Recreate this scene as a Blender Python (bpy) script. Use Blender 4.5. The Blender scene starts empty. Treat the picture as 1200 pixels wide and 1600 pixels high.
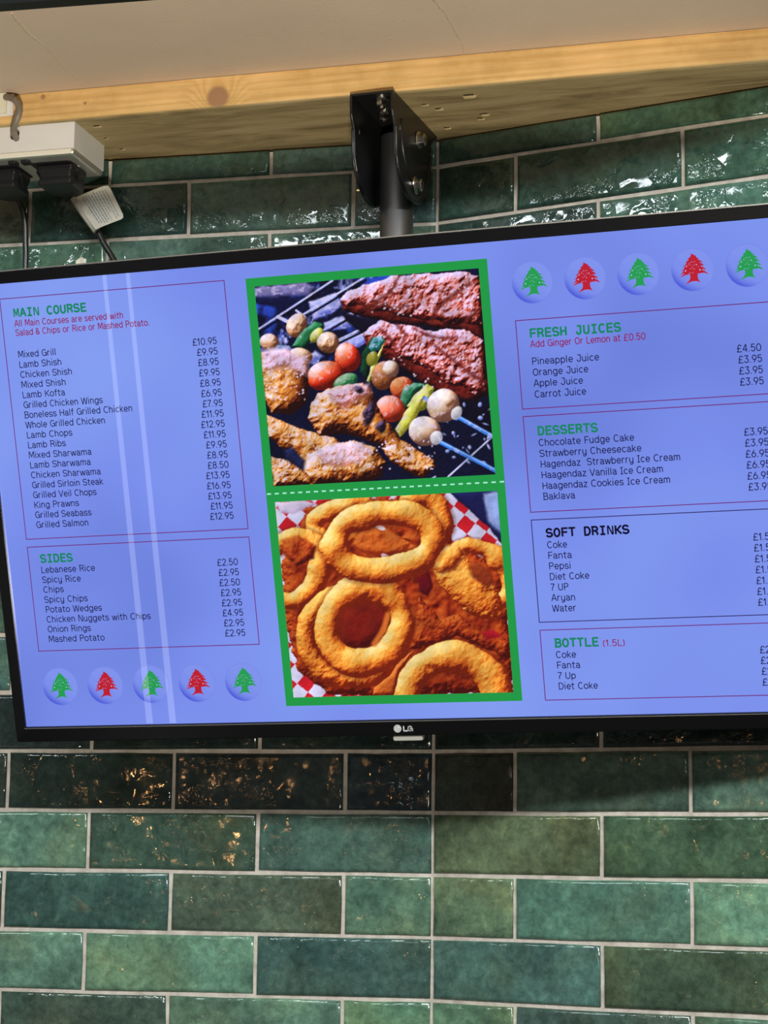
import bpy, bmesh, math, random
import numpy as np
from mathutils import Vector, Matrix

SC = bpy.context.scene
COL = SC.collection
V3 = Vector

# ------------------------------------------------------------ camera
CAM = V3((0.43358, -2.33315, -0.10392))
RIGHT = V3((0.97861903, 0.20539234, 0.01089874))
UP = V3((0.02168268, -0.15571312, 0.98756432))
FWD = V3((-0.20453523, 0.96621292, 0.15683728))
cd = bpy.data.cameras.new('camera')
cam = bpy.data.objects.new('camera', cd)
COL.objects.link(cam)
cam.matrix_world = Matrix(((RIGHT.x, UP.x, -FWD.x, CAM.x), (RIGHT.y, UP.y, -FWD.y, CAM.y), (RIGHT.z, UP.z, -FWD.z, CAM.z), (0, 0, 0, 1)))
cd.sensor_fit = 'HORIZONTAL'
cd.sensor_width = 36.0
cd.lens = 3272.5 / 1200 * 36
cd.clip_start = 0.05
SC.camera = cam

# ------------------------------------------------------------ light and exposure
w = bpy.data.worlds.new('room_light')
SC.world = w
w.use_nodes = True
w.node_tree.nodes['Background'].inputs[0].default_value = (1.0, 0.93, 0.84, 1)
w.node_tree.nodes['Background'].inputs[1].default_value = 0.07
SC.view_settings.view_transform = 'Standard'
SC.view_settings.look = 'None'
SC.view_settings.exposure = 0.0
SC.view_settings.gamma = 1.0
SC.view_settings.use_curve_mapping = False


def area(name, loc, target, sx, sy, power, col):
    ld = bpy.data.lights.new(name, 'AREA')
    ld.shape = 'RECTANGLE'
    ld.size, ld.size_y, ld.energy, ld.color = sx, sy, power, col
    o = bpy.data.objects.new(name, ld)
    COL.objects.link(o)
    o.location = loc
    o.rotation_euler = (V3(target) - V3(loc)).to_track_quat('-Z', 'Y').to_euler()
    return o


# LED panels set in the shop ceiling, an added fill light behind the camera, warm bulbs over the counter
area('ceiling_panel', (-0.68, -2.5, 1.44), (-0.68, -2.45, 0), 0.4, 0.4, 14, (0.88, 0.96, 1.0))
area('ceiling_panel', (-1.80, -2.5, 1.58), (-1.80, -2.45, 0), 0.6, 0.4, 22, (0.88, 0.96, 1.0))
area('ceiling_panel', (0.25, -2.5, 1.40), (0.25, -2.45, 0), 0.6, 0.4, 34, (0.96, 0.98, 0.98))
area('ceiling_panel', (1.5, -2.45, 1.42), (1.5, -2.4, 0), 0.6, 0.4, 98, (0.96, 0.98, 0.98))
area('rear_fill_light', (0.4, -5.2, 1.22), (0, 0, 0.6), 2.4, 0.6, 15, (0.90, 0.96, 1.0))
# unseen fill spot added to brighten the beam and the soffit
ld = bpy.data.lights.new('fill_spot', 'SPOT')
ld.energy, ld.color, ld.spot_size, ld.spot_blend, ld.shadow_soft_size = 215, (1.0, 0.925, 0.785), math.radians(48), 0.75, 0.12
o = bpy.data.objects.new('fill_spot', ld)
COL.objects.link(o)
o.location = (0.45, -2.3, -0.85)
o.rotation_euler = (V3((-0.36, -0.25, 1.0)) - o.location).to_track_quat('-Z', 'Y').to_euler()
# two unseen light strips added below for the pale streaks mirrored in the screen
for p0, p1 in (((-2.558, -4.335, -0.9), (-1.148, -1.582, -0.9)), ((-2.465, -4.325, -0.9), (-1.098, -1.585, -0.9))):
    a, b = V3(p0), V3(p1)
    d = (a - b).normalized()
    a2, b2 = a + d * 0.4, b - d * 0.15
    o = area('streak_light', (a2 + b2) / 2, (0, 0, 0), 0.013, (a2 - b2).length, 0.42, (0.95, 0.97, 1.0))
    x = V3((0, 0, 1)).cross(d)
    o.rotation_euler = Matrix((x, d, x.cross(d))).transposed().to_euler()
for x, y, z in ((-1.16, -2.5, 0.02), (-1.10, -2.6, 0.05), (-0.90, -2.5, 0.10), (-0.50, -2.55, 0.04), (-1.0, -2.5, -0.13)):
    ld = bpy.data.lights.new('warm_bulb', 'POINT')
    ld.energy, ld.color, ld.shadow_soft_size = 0.55, (1.0, 0.52, 0.20), 0.009
    o = bpy.data.objects.new('warm_bulb', ld)
    COL.objects.link(o)
    o.location = (x, y, z)


# ------------------------------------------------------------ helpers
def mat(name, col=(0.8, 0.8, 0.8), rough=0.5, metal=0.0, spec=0.5, **kw):
    m = bpy.data.materials.new(name)
    m.use_nodes = True
    b = m.node_tree.nodes['Principled BSDF']
    b.inputs['Base Color'].default_value = (*col, 1)
    b.inputs['Roughness'].default_value = rough
    b.inputs['Metallic'].default_value = metal
    b.inputs['Specular IOR Level'].default_value = spec
    for k, v in kw.items():
        b.inputs[k.replace('_', ' ')].default_value = v
    return m


def nodes(m):
    nt = m.node_tree
    return nt, nt.nodes, nt.links, nt.nodes['Principled BSDF']


def nn(nt, t, **kw):
    n = nt.nodes.new(t)
    for k, v in kw.items():
        if k in n.inputs:
            n.inputs[k].default_value = v
        else:
            setattr(n, k, v)
    return n


def noise(nt, vec, scale, detail=3, rough=0.5, dist=0.0):
    n = nt.nodes.new('ShaderNodeTexNoise')
    n.inputs['Scale'].default_value = scale
    n.inputs['Detail'].default_value = detail
    n.inputs['Roughness'].default_value = rough
    n.inputs['Distortion'].default_value = dist
    if vec:
        nt.links.new(vec, n.inputs['Vector'])
    return n.outputs['Fac']


def ramp(nt, fac, stops, interp='LINEAR'):
    r = nt.nodes.new('ShaderNodeValToRGB')
    r.color_ramp.interpolation = interp
    e = r.color_ramp.elements
    e[0].position, e[0].color = stops[0][0], (*stops[0][1], 1)
    e[1].position, e[1].color = stops[-1][0], (*stops[-1][1], 1)
    for p, c in stops[1:-1]:
        x = e.new(p)
        x.color = (*c, 1)
    nt.links.new(fac, r.inputs['Fac'])
    return r.outputs['Color']


def mix(nt, fac, a, b, mode='MIX'):
    m = nt.nodes.new('ShaderNodeMix')
    m.data_type = 'RGBA'
    m.blend_type = mode
    for i, v in ((0, fac), (6, a), (7, b)):
        if isinstance(v, (int, float)):
            m.inputs[i].default_value = v
        elif isinstance(v, tuple):
            m.inputs[i].default_value = (*v, 1)
        else:
            nt.links.new(v, m.inputs[i])
    return m.outputs[2]


def bump(nt, bsdf, h, strength, dist, prev=None):
    b = nt.nodes.new('ShaderNodeBump')
    b.inputs['Strength'].default_value = strength
    b.inputs['Distance'].default_value = dist
    nt.links.new(h, b.inputs['Height'])
    if prev:
        nt.links.new(prev, b.inputs['Normal'])
    nt.links.new(b.outputs['Normal'], bsdf.inputs['Normal'])
    return b.outputs['Normal']


def srgb(r, g, b):
    return tuple(((c / 255) / 12.92 if c / 255 <= 0.04045 else ((c / 255 + 0.055) / 1.055) ** 2.4) for c in (r, g, b))


def link(name, me, m=None, parent=None, M=None, smooth=False):
    if m is not None and not me.materials:
        me.materials.append(m)
    if smooth:
        for p in me.polygons:
            p.use_smooth = True
    o = bpy.data.objects.new(name, me)
    COL.objects.link(o)
    if parent:
        o.parent = parent
    if M is not None:
        o.matrix_local = M
    return o


def obj(name, bm, m, parent=None, M=None, smooth=False, bevel=0.0, seg=2):
    bmesh.ops.recalc_face_normals(bm, faces=bm.faces[:])
    me = bpy.data.meshes.new(name)
    bm.to_mesh(me)
    bm.free()
    o = link(name, me, m, parent, M, smooth)
    if bevel:
        b = o.modifiers.new('bevel', 'BEVEL')
        b.width, b.segments, b.limit_method, b.angle_limit = bevel, seg, 'ANGLE', math.radians(35)
        b.harden_normals = False
    return o


def tag(o, label=None, cat=None, group=None, kind=None):
    for k, v in (('label', label), ('category', cat), ('group', group), ('kind', kind)):
        if v:
            o[k] = v
    return o


def empty(name, M, *a, **k):
    o = bpy.data.objects.new(name, None)
    COL.objects.link(o)
    o.empty_display_size = 0.02
    o.matrix_world = M
    return tag(o, *a, **k)


def frame(o, x, y, z):
    x, y, z, o = V3(x), V3(y), V3(z), V3(o)
    return Matrix(((x.x, y.x, z.x, o.x), (x.y, y.y, z.y, o.y), (x.z, y.z, z.z, o.z), (0, 0, 0, 1)))


def box(bm, x0, x1, y0, y1, z0, z1):
    v = [bm.verts.new((x, y, z)) for z in (z0, z1) for x, y in ((x0, y0), (x1, y0), (x1, y1), (x0, y1))]
    for f in ((0, 3, 2, 1), (4, 5, 6, 7), (0, 1, 5, 4), (1, 2, 6, 5), (2, 3, 7, 6), (3, 0, 4, 7)):
        bm.faces.new([v[i] for i in f])
    return bm


def loft(bm, rings, cap0=True, cap1=True, close=True):
    R = [[bm.verts.new(p) for p in r] for r in rings]
    n = len(R[0])
    for a, b in zip(R, R[1:]):
        for i in range(n if close else n - 1):
            j = (i + 1) % n
            bm.faces.new((a[i], a[j], b[j], b[i]))
    if cap0:
        bm.faces.new(R[0][::-1])
    if cap1:
        bm.faces.new(R[-1])
    return bm


def prism(bm, pts, f):
    """pts: 2D outline; f(a, b, k) -> 3D for k = 0, 1"""
    return loft(bm, [[f(a, b, k) for a, b in pts] for k in (0, 1)])


def tube(bm, pts, r, n=12, flat=1.0, flat_dir=None):
    pts = [V3(p) for p in pts]
    rr = r if isinstance(r, (list, tuple)) else [r] * len(pts)
    rings = []
    up = V3(flat_dir) if flat_dir else V3((0.3, 0.2, 1))
    for i, p in enumerate(pts):
        t = (pts[min(i + 1, len(pts) - 1)] - pts[max(i - 1, 0)]).normalized()
        a = (up - t * up.dot(t)).normalized()
        b = t.cross(a)
        rings.append([p + a * math.cos(q) * rr[i] * flat + b * math.sin(q) * rr[i] for q in [2 * math.pi * k / n for k in range(n)]])
    return loft(bm, rings)


def smooth_path(pts, n=6):
    P = [V3(p) for p in pts]
    out = []
    for i in range(len(P) - 1):
        p0, p1, p2, p3 = P[max(i - 1, 0)], P[i], P[i + 1], P[min(i + 2, len(P) - 1)]
        for k in range(n):
            t = k / n
            out.append(0.5 * ((2 * p1) + (p2 - p0) * t + (2 * p0 - 5 * p1 + 4 * p2 - p3) * t * t + (3 * p1 - p0 - 3 * p2 + p3) * t ** 3))
    return out + [P[-1]]


def hexbolt(bm, c, ax, rad, h, washer=True, shank=0.0, rs=None, n=6):
    c, ax = V3(c), V3(ax).normalized()
    u = ax.orthogonal().normalized()
    v = ax.cross(u)
    ring = lambda r, z, m, ph=0: [c + ax * z + u * math.cos(ph + 2 * math.pi * k / m) * r + v * math.sin(ph + 2 * math.pi * k / m) * r for k in range(m)]
    z = 0
    if washer:
        loft(bm, [ring(rad * 1.45, 0, 20), ring(rad * 1.45, h * .2, 20), ring(rad * 1.35, h * .28, 20)])
        z = h * .28
    loft(bm, [ring(rad, z, n), ring(rad, z + h * .65, n), ring(rad * .86, z + h * .8, n)])
    if shank:
        loft(bm, [ring(rs, z + h * .7, 12), ring(rs, z + h * .7 + shank, 12)])
    return bm


I4 = Matrix.Identity(4)

# ------------------------------------------------------------ materials of the setting
def tile_material():
    m = mat('green_glaze', rough=0.1, spec=0.55)
    nt, N, L, B = nodes(m)
    tc = nn(nt, 'ShaderNodeTexCoord')
    oi = nn(nt, 'ShaderNodeObjectInfo')
    sc = nn(nt, 'ShaderNodeVectorMath', operation='SCALE')
    comb = nn(nt, 'ShaderNodeCombineXYZ')
    for i in range(3):
        L.new(oi.outputs['Random'], comb.inputs[i])
    L.new(comb.outputs[0], sc.inputs[0])
    sc.inputs['Scale'].default_value = 37.0
    add = nn(nt, 'ShaderNodeVectorMath', operation='ADD')
    L.new(tc.outputs['Object'], add.inputs[0])
    L.new(sc.outputs[0], add.inputs[1])
    v = add.outputs[0]
    base = oi.outputs['Color']
    cloud = noise(nt, v, 15, 5, 0.65, 0.15)
    c1 = mix(nt, 1.0, base, ramp(nt, cloud, ((0.28, (0.52, 0.54, 0.55)), (0.5, (1, 1, 1)), (0.74, (1.6, 1.58, 1.5)))), 'MULTIPLY')
    olive = ramp(nt, noise(nt, v, 9, 2, 0.5, 0.3), ((0.48, (0, 0, 0)), (0.72, (0.65, 0.65, 0.65))))
    c2 = mix(nt, olive, c1, mix(nt, 1.0, c1, (1.35, 0.97, 0.72), 'MULTIPLY'))
    fine = ramp(nt, noise(nt, v, 95, 6, 0.72, 0.4), ((0.36, (0.66, 0.68, 0.68)), (0.52, (1, 1, 1)), (0.7, (1.45, 1.42, 1.38))))
    c3 = mix(nt, 1.0, c2, fine, 'MULTIPLY')
    L.new(c3, B.inputs['Base Color'])
    nr = bump(nt, B, noise(nt, v, 20, 2, 0.5, 0.3), 0.45, 0.0045)
    # crinkled patches in the glaze, smooth glaze between them
    crk = nn(nt, 'ShaderNodeMath', operation='MULTIPLY')
    L.new(noise(nt, v, 120, 2, 0.5, 0.5), crk.inputs[0])
    L.new(ramp(nt, noise(nt, v, 26, 1), ((0.50, (0.06, 0.06, 0.06)), (0.62, (1, 1, 1)))), crk.inputs[1])
    bump(nt, B, crk.outputs[0], 0.8, 0.0013, nr)
    L.new(ramp(nt, noise(nt, v, 60, 3), ((0.35, (0.02,) * 3), (0.7, (0.10,) * 3))), B.inputs['Roughness'])
    return m


def grout_material():
    m = mat('grout', rough=0.9, spec=0.2)
    nt, N, L, B = nodes(m)
    g = nn(nt, 'ShaderNodeNewGeometry').outputs['Position']
    L.new(ramp(nt, noise(nt, g, 60, 5, 0.6), ((0.3, (0.54, 0.48, 0.40)), (0.6, (0.80, 0.72, 0.62)), (0.8, (0.89, 0.83, 0.74)))), B.inputs['Base Color'])
    bump(nt, B, noise(nt, g, 700, 3), 0.6, 0.0008)
    return m


def plaster_material():
    m = mat('painted_plaster', rough=0.75, spec=0.25)
    nt, N, L, B = nodes(m)
    g = nn(nt, 'ShaderNodeNewGeometry').outputs['Position']
    L.new(ramp(nt, noise(nt, g, 6, 3), ((0.3, (0.60, 0.475, 0.36)), (0.7, (0.66, 0.525, 0.40)))), B.inputs['Base Color'])
    nr = bump(nt, B, noise(nt, g, 260, 4, 0.6), 0.35, 0.0012)
    sp = ramp(nt, noise(nt, g, 120, 2), ((0.68, (0, 0, 0)), (0.76, (1, 1, 1))))
    bump(nt, B, sp, 0.5, 0.0008, nr)
    return m


def wood_material():
    m = mat('pine', rough=0.62, spec=0.3)
    nt, N, L, B = nodes(m)
    tc = nn(nt, 'ShaderNodeTexCoord').outputs['Object']
    mp = nn(nt, 'ShaderNodeMapping')
    L.new(tc, mp.inputs['Vector'])
    mp.inputs['Scale'].default_value = (1.3, 9, 14)
    # knots: distance to a few points along the beam bends the grain and darkens the wood
    col = None
    dist_sum = None
    for kx, ky, kz, r in ((0.1745, 0.0, 0.0125, 0.013), (-0.041, 0.0, 0.031, 0.003), (0.012, 0.0, 0.019, 0.002), (0.4, 0.07, 0.0, 0.011), (-0.35, 0.0, 0.02, 0.01), (0.95, 0.0, 0.02, 0.012)):
        vm = nn(nt, 'ShaderNodeVectorMath', operation='DISTANCE')
        L.new(tc, vm.inputs[0])
        vm.inputs[1].default_value = (kx, ky, kz)
        mr = nn(nt, 'ShaderNodeMapRange', interpolation_type='SMOOTHSTEP')
        L.new(vm.outputs['Value'], mr.inputs['Value'])
        mr.inputs['From Min'].default_value = r * 0.75
        mr.inputs['From Max'].default_value = r * 1.25
        mr.inputs['To Min'].default_value = 1
        mr.inputs['To Max'].default_value = 0
        ring = nn(nt, 'ShaderNodeMapRange', interpolation_type='SMOOTHSTEP')
        L.new(vm.outputs['Value'], ring.inputs['Value'])
        ring.inputs['From Min'].default_value = 0
        ring.inputs['From Max'].default_value = r * 3.2
        ring.inputs['To Min'].default_value = 0.5
        ring.inputs['To Max'].default_value = 0
        if col is None:
            col, dist_sum = mr.outputs[0], ring.outputs[0]
        else:
            a = nn(nt, 'ShaderNodeMath', operation='ADD')
            L.new(col, a.inputs[0]); L.new(mr.outputs[0], a.inputs[1])
            b = nn(nt, 'ShaderNodeMath', operation='ADD')
            L.new(dist_sum, b.inputs[0]); L.new(ring.outputs[0], b.inputs[1])
            col, dist_sum = a.outputs[0], b.outputs[0]
    off = nn(nt, 'ShaderNodeCombineXYZ')
    L.new(dist_sum, off.inputs[1]); L.new(dist_sum, off.inputs[2])
    add = nn(nt, 'ShaderNodeVectorMath', operation='ADD')
    L.new(mp.outputs[0], add.inputs[0]); L.new(off.outputs[0], add.inputs[1])
    wv = nn(nt, 'ShaderNodeTexWave', wave_type='BANDS', bands_direction='Z')
    L.new(add.outputs[0], wv.inputs['Vector'])
    wv.inputs['Scale'].default_value = 2.6
    wv.inputs['Distortion'].default_value = 5.5
    wv.inputs['Detail'].default_value = 3
    wv.inputs['Detail Scale'].default_value = 1.2
    grain = ramp(nt, wv.outputs['Fac'], ((0.0, (0.84, 0.52, 0.20)), (0.35, (0.89, 0.575, 0.235)), (1.0, (0.92, 0.61, 0.26))))
    mp2 = nn(nt, 'ShaderNodeMapping')
    L.new(tc, mp2.inputs['Vector'])
    mp2.inputs['Scale'].default_value = (6, 120, 160)
    fib = noise(nt, mp2.outputs[0], 1.0, 5, 0.7)
    g2 = mix(nt, 1.0, grain, ramp(nt, fib, ((0.3, (0.82, 0.8, 0.74)), (0.7, (1.08, 1.08, 1.1)))), 'MULTIPLY')
    blot = ramp(nt, noise(nt, tc, 14, 4, 0.6), ((0.32, (0.80, 0.77, 0.70)), (0.5, (0.97, 0.97, 0.95)), (0.68, (1.06, 1.06, 1.1))))
    g3 = mix(nt, 1.0, g2, blot, 'MULTIPLY')
    g4 = mix(nt, col, g3, (0.44, 0.245, 0.13))
    # the sawn underside is blotchy brown, its shade put into the darker colour
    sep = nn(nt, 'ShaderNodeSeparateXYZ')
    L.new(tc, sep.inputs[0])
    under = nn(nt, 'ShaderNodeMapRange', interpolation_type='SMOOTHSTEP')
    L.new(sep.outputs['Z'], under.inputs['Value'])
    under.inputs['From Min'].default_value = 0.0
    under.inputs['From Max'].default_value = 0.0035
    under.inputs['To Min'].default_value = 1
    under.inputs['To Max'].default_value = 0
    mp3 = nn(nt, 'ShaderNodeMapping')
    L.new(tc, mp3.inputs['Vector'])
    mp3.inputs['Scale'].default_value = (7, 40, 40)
    dimmed = ramp(nt, noise(nt, mp3.outputs[0], 1.0, 6, 0.65, 0.8), ((0.3, (0.19, 0.135, 0.06)), (0.5, (0.36, 0.27, 0.13)), (0.7, (0.47, 0.36, 0.19))))
    g5 = mix(nt, under.outputs[0], g4, dimmed)
    L.new(g5, B.inputs['Base Color'])
    nr = bump(nt, B, fib, 0.35, 0.001)
    bump(nt, B, noise(nt, tc, 160, 4, 0.7), 0.3, 0.0012, nr)
    return m


TILE, GROUT, PLASTER, PINE = tile_material(), grout_material(), plaster_material(), wood_material()
BLACKPAINT = mat('black_paint', (0.006, 0.007, 0.008), 0.5, spec=0.2)

# ------------------------------------------------------------ tiled walls
ROW, PITCH, GAP = 0.06845, 0.203, 0.0046
TH = 0.2825
TOPZ = 0.7168
rnd = random.Random(7)


def tile_mesh(wd, ht, seed):
    """pillowed glazed tile with an uneven hand-cut outline; local x right, z up, face towards -y"""
    r = random.Random(seed)
    hw, hh = wd / 2, ht / 2
    j = lambda s=0.0005: r.uniform(-s, s)
    out = []
    nx = 3
    for k in range(nx + 1):
        out.append((-hw + wd * k / nx + j(), -hh + j()))
    out.append((hw + j(), j()))
    for k in range(nx + 1):
        out.append((hw - wd * k / nx + j(), hh + j()))
    out.append((-hw + j(), j()))
    bm = bmesh.new()

    def ring(inset, y):
        return [(x - math.copysign(inset, x) if abs(x) > hw * 0.9 else x, y + r.uniform(-1, 1) * 0.00008, z - math.copysign(inset, z) if abs(z) > hh * 0.9 else z) for x, z in out]
    loft(bm, [ring(0, 0.0022), ring(0, -0.0007), ring(0.0011, -0.0021), ring(0.0045, -0.0025)], cap0=False)
    bmesh.ops.recalc_face_normals(bm, faces=bm.faces[:])
    me = bpy.data.meshes.new('tile')
    bm.to_mesh(me)
    bm.free()
    for p in me.polygons:
        p.use_smooth = len(p.vertices) < 6
    me.materials.append(TILE)
    return me


_tm = {}


def tile_of(wd, ht):
    k = (round(wd, 3), round(ht, 3))
    if k not in _tm:
        _tm[k] = [tile_mesh(wd, ht, hash(k) % 999 + i) for i in range(5)]
    return rnd.choice(_tm[k])


def lin(c, f):
    return tuple(x * f * k for x, k in zip(srgb(*c), (1.22, 1.26, 1.32)))


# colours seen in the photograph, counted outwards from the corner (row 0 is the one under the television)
PAL = {('L', 1): [(40, 52, 50)] * 5, ('R', 1): [(40, 52, 50)] * 5, ('L', 0): [(48, 60, 62), (50, 60, 58), (46, 60, 54), (50, 62, 56)], ('R', 0): [(52, 58, 50), (78, 98, 84), (80, 104, 88)],  # rows 1 and 0 are darkened to carry the television's shadow
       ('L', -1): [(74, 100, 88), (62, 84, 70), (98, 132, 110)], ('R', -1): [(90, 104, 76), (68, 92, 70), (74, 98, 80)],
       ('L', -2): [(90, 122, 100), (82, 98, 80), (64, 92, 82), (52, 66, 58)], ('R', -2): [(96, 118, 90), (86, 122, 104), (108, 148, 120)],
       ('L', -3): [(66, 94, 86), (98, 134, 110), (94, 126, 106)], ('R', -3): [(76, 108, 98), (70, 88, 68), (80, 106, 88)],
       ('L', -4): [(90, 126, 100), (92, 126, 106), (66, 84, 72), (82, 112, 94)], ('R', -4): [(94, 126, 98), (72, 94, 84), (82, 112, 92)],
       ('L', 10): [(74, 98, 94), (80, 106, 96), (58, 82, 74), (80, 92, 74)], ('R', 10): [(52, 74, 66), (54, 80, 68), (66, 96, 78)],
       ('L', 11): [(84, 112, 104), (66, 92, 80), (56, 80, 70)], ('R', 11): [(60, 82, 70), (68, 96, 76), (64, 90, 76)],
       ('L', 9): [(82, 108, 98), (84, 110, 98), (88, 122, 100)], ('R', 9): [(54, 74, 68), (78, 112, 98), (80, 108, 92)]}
RANDPAL = [(70, 100, 86), (90, 122, 100), (64, 88, 76), (82, 100, 80), (76, 108, 100), (98, 132, 112), (70, 86, 68)]


def wall(name, side, M, first, ncol):
    """slab of grout with a running bond of tiles; along the wall axis s runs from the corner outwards"""
    sgn = -1 if side == 'L' else 1
    bm = bmesh.new()
    L_ = PITCH * ncol
    z0, z1 = -6 * ROW, 0.7155
    box(bm, min(0, sgn * L_), max(0, sgn * L_), 0.0002, 0.06, z0, z1)
    wobj = obj(name, bm, GROUT, None, M)
    tag(wobj, kind='structure')
    for row in range(-5, 12):
        s, c = 0.0, 0
        e = first if row % 2 == 0 else PITCH
        za, zb = (row - 1) * ROW + GAP / 2, min(row * ROW - GAP / 2, TOPZ)
        while s < L_ - 0.02:
            a = s + (GAP / 2 if s > 0 else GAP * 0.4)
            b = min(e, L_) - GAP / 2
            o = link('tile', tile_of(b - a, zb - za), None, wobj)
            o.location = (sgn * (a + b) / 2, 0, (za + zb) / 2)
            o.rotation_euler = (rnd.uniform(-.006, .006), rnd.uniform(-.003, .003), rnd.uniform(-.0035, .0035))
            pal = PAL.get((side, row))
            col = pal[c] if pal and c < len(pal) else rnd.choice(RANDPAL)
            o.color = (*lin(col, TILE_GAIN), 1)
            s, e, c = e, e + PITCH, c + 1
    return wobj


TILE_GAIN = 1.0
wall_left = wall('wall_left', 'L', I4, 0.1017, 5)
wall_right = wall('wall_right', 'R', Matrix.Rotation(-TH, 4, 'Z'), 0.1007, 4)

# ------------------------------------------------------------ ceiling, black fascia
bm = bmesh.new()
box(bm, -1.15, 1.0, -0.3705, 0.35, 0.757, 0.80)
ceil = tag(obj('ceiling', bm, PLASTER), kind='structure')
for pts in (((-.3901, -.3643), (-.3913, -.3469), (-.3925, -.3256), (-.3930, -.3038), (-.3905, -.28), (-.3885, -.2618), (-.3909, -.2056), (-.3904, -.1441)),
            ((.0535, -.36), (.0549, -.3173), (.0582, -.2911), (.0599, -.2629), (.0613, -.2194), (.0623, -.1971), (.0587, -.1674))):
    bm = bmesh.new()
    P = smooth_path([(x, y, 0.7571) for x, y in pts], 5)
    rr = random.Random(3)
    P = [p + V3((rr.uniform(-.0008, .0008), 0, 0)) for p in P]
    n = len(P)
    tube(bm, P, [0.0022 * (1 - 0.75 * i / n) * (0.7 + 0.6 * rr.random()) for i in range(n)], 6, 0.6, (0, 0, 1))
    obj('plaster_crack', bm, PLASTER, ceil, smooth=True)
bm = bmesh.new()
box(bm, -1.15, 1.0, -0.39, -0.3710, 0.7562, 1.1)
f = obj('trim_1', bm, BLACKPAINT, None, Matrix.Rotation(0.0, 4, 'Z'))
tag(f, kind='structure')

# ------------------------------------------------------------ wooden beam
EX = V3((0.99842397, -0.05612106, 0))
EY = V3((0.05612106, 0.99842397, 0))
BM = frame((-0.4016, -0.1376, 0.7199), EX, EY, (0, 0, 1))
bm = bmesh.new()
rr = random.Random(5)
nx = 90
rings = []
for i in range(nx + 1):
    x = -0.7 + 2.1 * i / nx
    w1, w2 = rr.uniform(-.0007, .0007), rr.uniform(-.0009, .0009)
    b = 0.0022 + rr.random() * 0.0014
    depth = 0.19
    rings.append([(x, w1 * .5, 0.0364), (x, w1 * .5 + 0.0004, b + .001), (x, b * .35, b * .35), (x, b + .001, 0.0), (x, depth, 0.0), (x, depth, 0.0364)])
loft(bm, rings)
beam = obj('wooden_beam', bm, PINE, None, BM)
for p in beam.data.polygons:
    p.use_smooth = False
tag(beam, 'long pale pine beam with knots running under the ceiling above the green tiles', 'beam')
CHIP = mat('splintered_wood', (0.50, 0.38, 0.19), 0.7)
HOLE = mat('hole_shade', (0.035, 0.02, 0.01), 0.9)  # dark colour put in for the shade in the holes and inside the box
BMi = BM.inverted()
for k, (x, y, s) in enumerate(((-.3841, -.1123, .8), (-.3822, -.0288, .6), (-.4001 + .012, -.0696, .5), (.0599, -.1356, 1.25), (.0185, -.0993, .8), (.0672, -.0735, 1.0), (-.0026 + .008, -.1157, .7), (.0598, -.0597, .8), (.0047 + .012, -.0349, .8))):
    p = BMi @ V3((x, y, 0.7199))
    rr = random.Random(k)
    for nm, mm, dx, dy, sx, sy, h in (('screw_hole', HOLE, 0, -.0008 * s, .0062 * s, .0035 * s, .0004), ('wood_splinter', CHIP, 0.0005, .0025 * s, .007 * s, .0024 * s, .0022 * s)):
        bm = bmesh.new()
        n = 9
        pts = [(p.x + dx + sx * math.cos(2 * math.pi * i / n) * rr.uniform(.7, 1.15), p.y + dy + sy * math.sin(2 * math.pi * i / n) * rr.uniform(.7, 1.2)) for i in range(n)]
        loft(bm, [[(a, b, 0.0002) for a, b in pts], [((a - p.x) * .7 + p.x, (b - p.y) * .7 + p.y, -h) for a, b in pts]])
        obj(nm, bm, mm, beam)

# ------------------------------------------------------------ television mount
MBLK = mat('black_powder_coat', (0.010, 0.010, 0.011), 0.32, spec=0.5)
nt, N, L, B = nodes(MBLK)
bump(nt, B, noise(nt, nn(nt, 'ShaderNodeTexCoord').outputs['Object'], 500, 3), 0.12, 0.0005)
POLE = mat('satin_black_tube', (0.20, 0.20, 0.205), 0.42, 0.9)
ZINC = mat('zinc_plated_steel', (0.62, 0.58, 0.52), 0.22, 1.0)
BRASS = mat('yellow_passivated_steel', (0.62, 0.47, 0.22), 0.3, 1.0)
ya = math.radians(6.88)
DD = V3((math.sin(ya), math.cos(ya), 0))
NS = V3((DD.y, -DD.x, 0))          # to the right
MM = frame((-0.018859, -0.166024, 0.7197), NS, DD, (0, 0, 1))
mount = empty('tv_mount', MM, 'black steel tilting ceiling mount with a round pole bolted under the wooden beam', 'tv mount')
W_ = 0.0508
bm = bmesh.new()
box(bm, -W_ + .003, -.003, -0.004, 0.1594, -0.003, -0.0001)
obj('top_plate', bm, MBLK, mount, I4, bevel=0.0008)
prof = [(-.004, -.0001), (-.004, -.0235), (-.001, -.029), (.0057, -.038), (.0075, -.052), (.0089, -.070), (.016, -.083), (.0277, -.0945), (.042, -.1025), (.0579, -.1068), (.076, -.1065), (.0931, -.101), (.110, -.088), (.1237, -.0712), (.130, -.05), (.1326, -.034), (.138, -.018), (.148, -.008), (.1594, -.0045), (.1594, -.0001)]
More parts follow.
